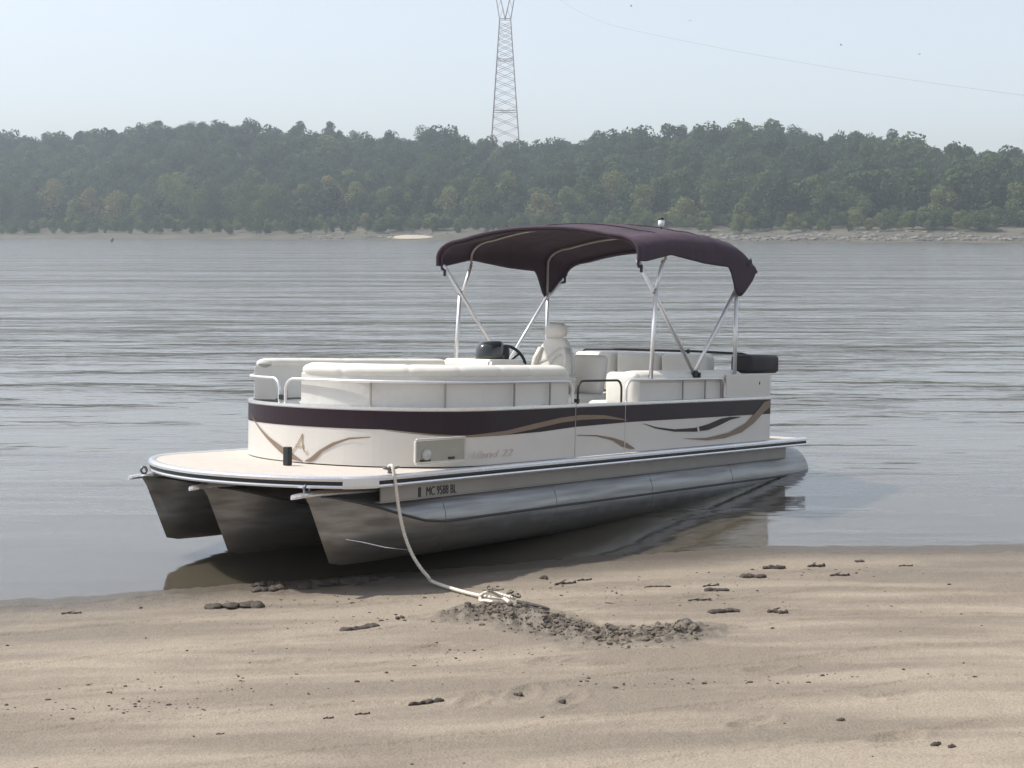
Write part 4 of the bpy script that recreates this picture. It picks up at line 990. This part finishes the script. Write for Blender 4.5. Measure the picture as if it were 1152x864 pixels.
# individual dark clods and sticks: x, y, length, width, height, angle, material, label
CL = [(-1.86, 10.57, .10, .05, .045, 0, 'mud', 'dark mud clod left of the group near the near pontoon nose'),
 (-1.81, 10.38, .09, .05, .05, .3, 'mud', 'dark mud clod below the clod left of the pontoon nose'),
 (-1.95, 9.85, .15, .07, .04, .1, 'mud', 'flat dark wedge of mud lowest of the waterside clods on the left'),
 (-1.66, 10.46, .10, .05, .03, .2, 'mud', 'small dark clod at the waterside between the left mud clods'),
 (-1.52, 10.60, .07, .045, .03, .2, 'mud', 'dark clod right at the water edge below the near pontoon nose'),
 (-1.30, 10.60, .14, .06, .05, .1, 'mud', 'largest dark clod at the water edge left of the rope'),
 (-1.02, 10.72, .07, .04, .03, 0, 'mud', 'small dark clod at the water edge nearest the rope'),
 (-3.08, 9.71, .11, .02, .02, .1, 'wood', 'thin dark twig lying alone on the far left sand'),
 (-.98, 8.98, .10, .05, .03, .4, 'mud', 'dark clod alone on the sand left of the anchor'),
 (-.75, 9.27, .05, .03, .02, .2, 'mud', 'small dark clod between the lone clod and the anchor'),
 (.40, 10.45, .13, .035, .035, .25, 'wood', 'thick dark stick between the boat shade and the dug sand'),
 (.55, 10.58, .09, .025, .02, .3, 'wood', 'short dark stick beside the thick stick near the boat shade'),
 (.25, 10.72, .05, .03, .03, 0, 'mud', 'round dark clod left of the two sticks near the boat shade'),
 (-.14, 10.27, .13, .02, .018, .15, 'wood', 'thin dark stick just above the rope knot'),
 (1.46, 10.22, .10, .02, .02, .25, 'wood', 'thin dark twig, upper one of the right hand pair of twigs'),
 (1.48, 10.04, .07, .03, .025, 0, 'mud', 'dark clod under the upper right twig'),
 (1.30, 9.65, .13, .016, .016, .15, 'wood', 'long thin twig left of the leafy debris on the right'),
 (1.42, 9.29, .10, .04, .03, .2, 'mud', 'dark flat clod at the left end of a shallow footprint'),
 (1.76, 9.22, .10, .05, .03, -.2, 'wood', 'dark tangle of twigs on the sand right of the footprint'),
 (1.83, 10.60, .08, .045, .035, 0, 'mud', 'dark clod above the right hand twigs'),
 (2.06, 10.95, .07, .035, .03, .1, 'mud', 'small clod nearest the water right of the boat reflection'),
 (2.40, 11.0, .11, .04, .035, .2, 'wood', 'dark knot of driftwood near the waterline on the right'),
 (2.49, 10.59, .12, .03, .025, .1, 'wood', 'dark stick with bumps right of the right hand clods'),
 (2.79, 11.25, .06, .03, .02, 0, 'mud', 'small clod at the waterline on the right'),
 (3.12, 11.05, .09, .018, .016, .1, 'wood', 'thin twig at the far right near the waterline'),
 (-.44, 7.03, .075, .022, .022, .45, 'mud', 'dark pointed scrape of mud in the lower middle of the sand'),
 (-.74, 6.81, .06, .016, .014, .3, 'wood', 'short dark stick left of the pointed mud scrape'),
 (-.90, 6.75, .04, .014, .012, .3, 'wood', 'tiny twig left of the short dark stick'),
 (.03, 7.2, .04, .025, .022, .1, 'mud', 'small dark clod in the middle of the lower sand'),
 (.25, 6.97, .03, .02, .018, .1, 'mud', 'dark bit at the left end of the lowest footprint'),
 (-1.39, 6.55, .03, .012, .01, .2, 'wood', 'tiny twig on the lower left sand'),
 (1.84, 5.97, .035, .018, .018, .1, 'mud', 'dark pebble in the lower right corner'),
 (1.89, 5.92, .03, .022, .018, .3, 'mud', 'grey dark lump beside the lower right pebble'),
 (1.53, 6.42, .03, .02, .018, .6, 'mud', 'small dark clod left of the lower right pebble'),
 (.68, 9.58, .07, .012, .012, -.6, 'wood', 'bent twig just above the dug sand'),
 (1.08, 10.26, .07, .02, .015, .1, 'mud', 'thin dark clod midway between the stick and the right twigs')]
for i, (x, y, l, w_, h_, a, mk, lab) in enumerate(CL):
    bm = B(); k = .62
    if i < 7: l, w_, h_ = l*1.15, w_*1.3, h_*1.0
    if mk == 'wood':
        P = [Vector((-l*k, 0, 0)), Vector((-l*k*.3, w_*.35, h_*.3)), Vector((l*k*.3, -w_*.25, h_*.2)), Vector((l*k, w_*.2, h_*.3))]
        add_tube(bm, smooth_pts(P, 4), [w_*.28+.12*w_*math.sin(j*1.7) for j in range(13)], 7)
        if l > .09: add_tube(bm, smooth_pts([P[1], P[1]+Vector((l*.16, w_*.7, h_*.2)), P[1]+Vector((l*.4, w_*1.1, h_*.3))], 3), [w_*.2, w_*.16, w_*.14, w_*.12, w_*.1, w_*.07, w_*.03], 6)
    else:
        n_ = 4 if l > .06 else 2
        for j in range(n_): lump(bm, ((j-(n_-1)/2)*l*.55+random.uniform(-.1, .1)*l, random.uniform(-.3, .3)*w_, h_*.15), (l*.8*random.uniform(.35, .62), w_*.8*random.uniform(.6, 1.), h_*.75*random.uniform(.5, 1.)), 3000+i*7+j, 3)
    o = obj('driftwood_stick' if mk == 'wood' else 'mud_clod', bm, M[mk], smooth=True, loc=g(x, y, h_*.02)); o.rotation_euler = (0, 0, a)
    tag(o, lab, 'stick' if mk == 'wood' else 'clod', 'dark bits of driftwood on the sand' if mk == 'wood' else 'dark mud clods on the sand')
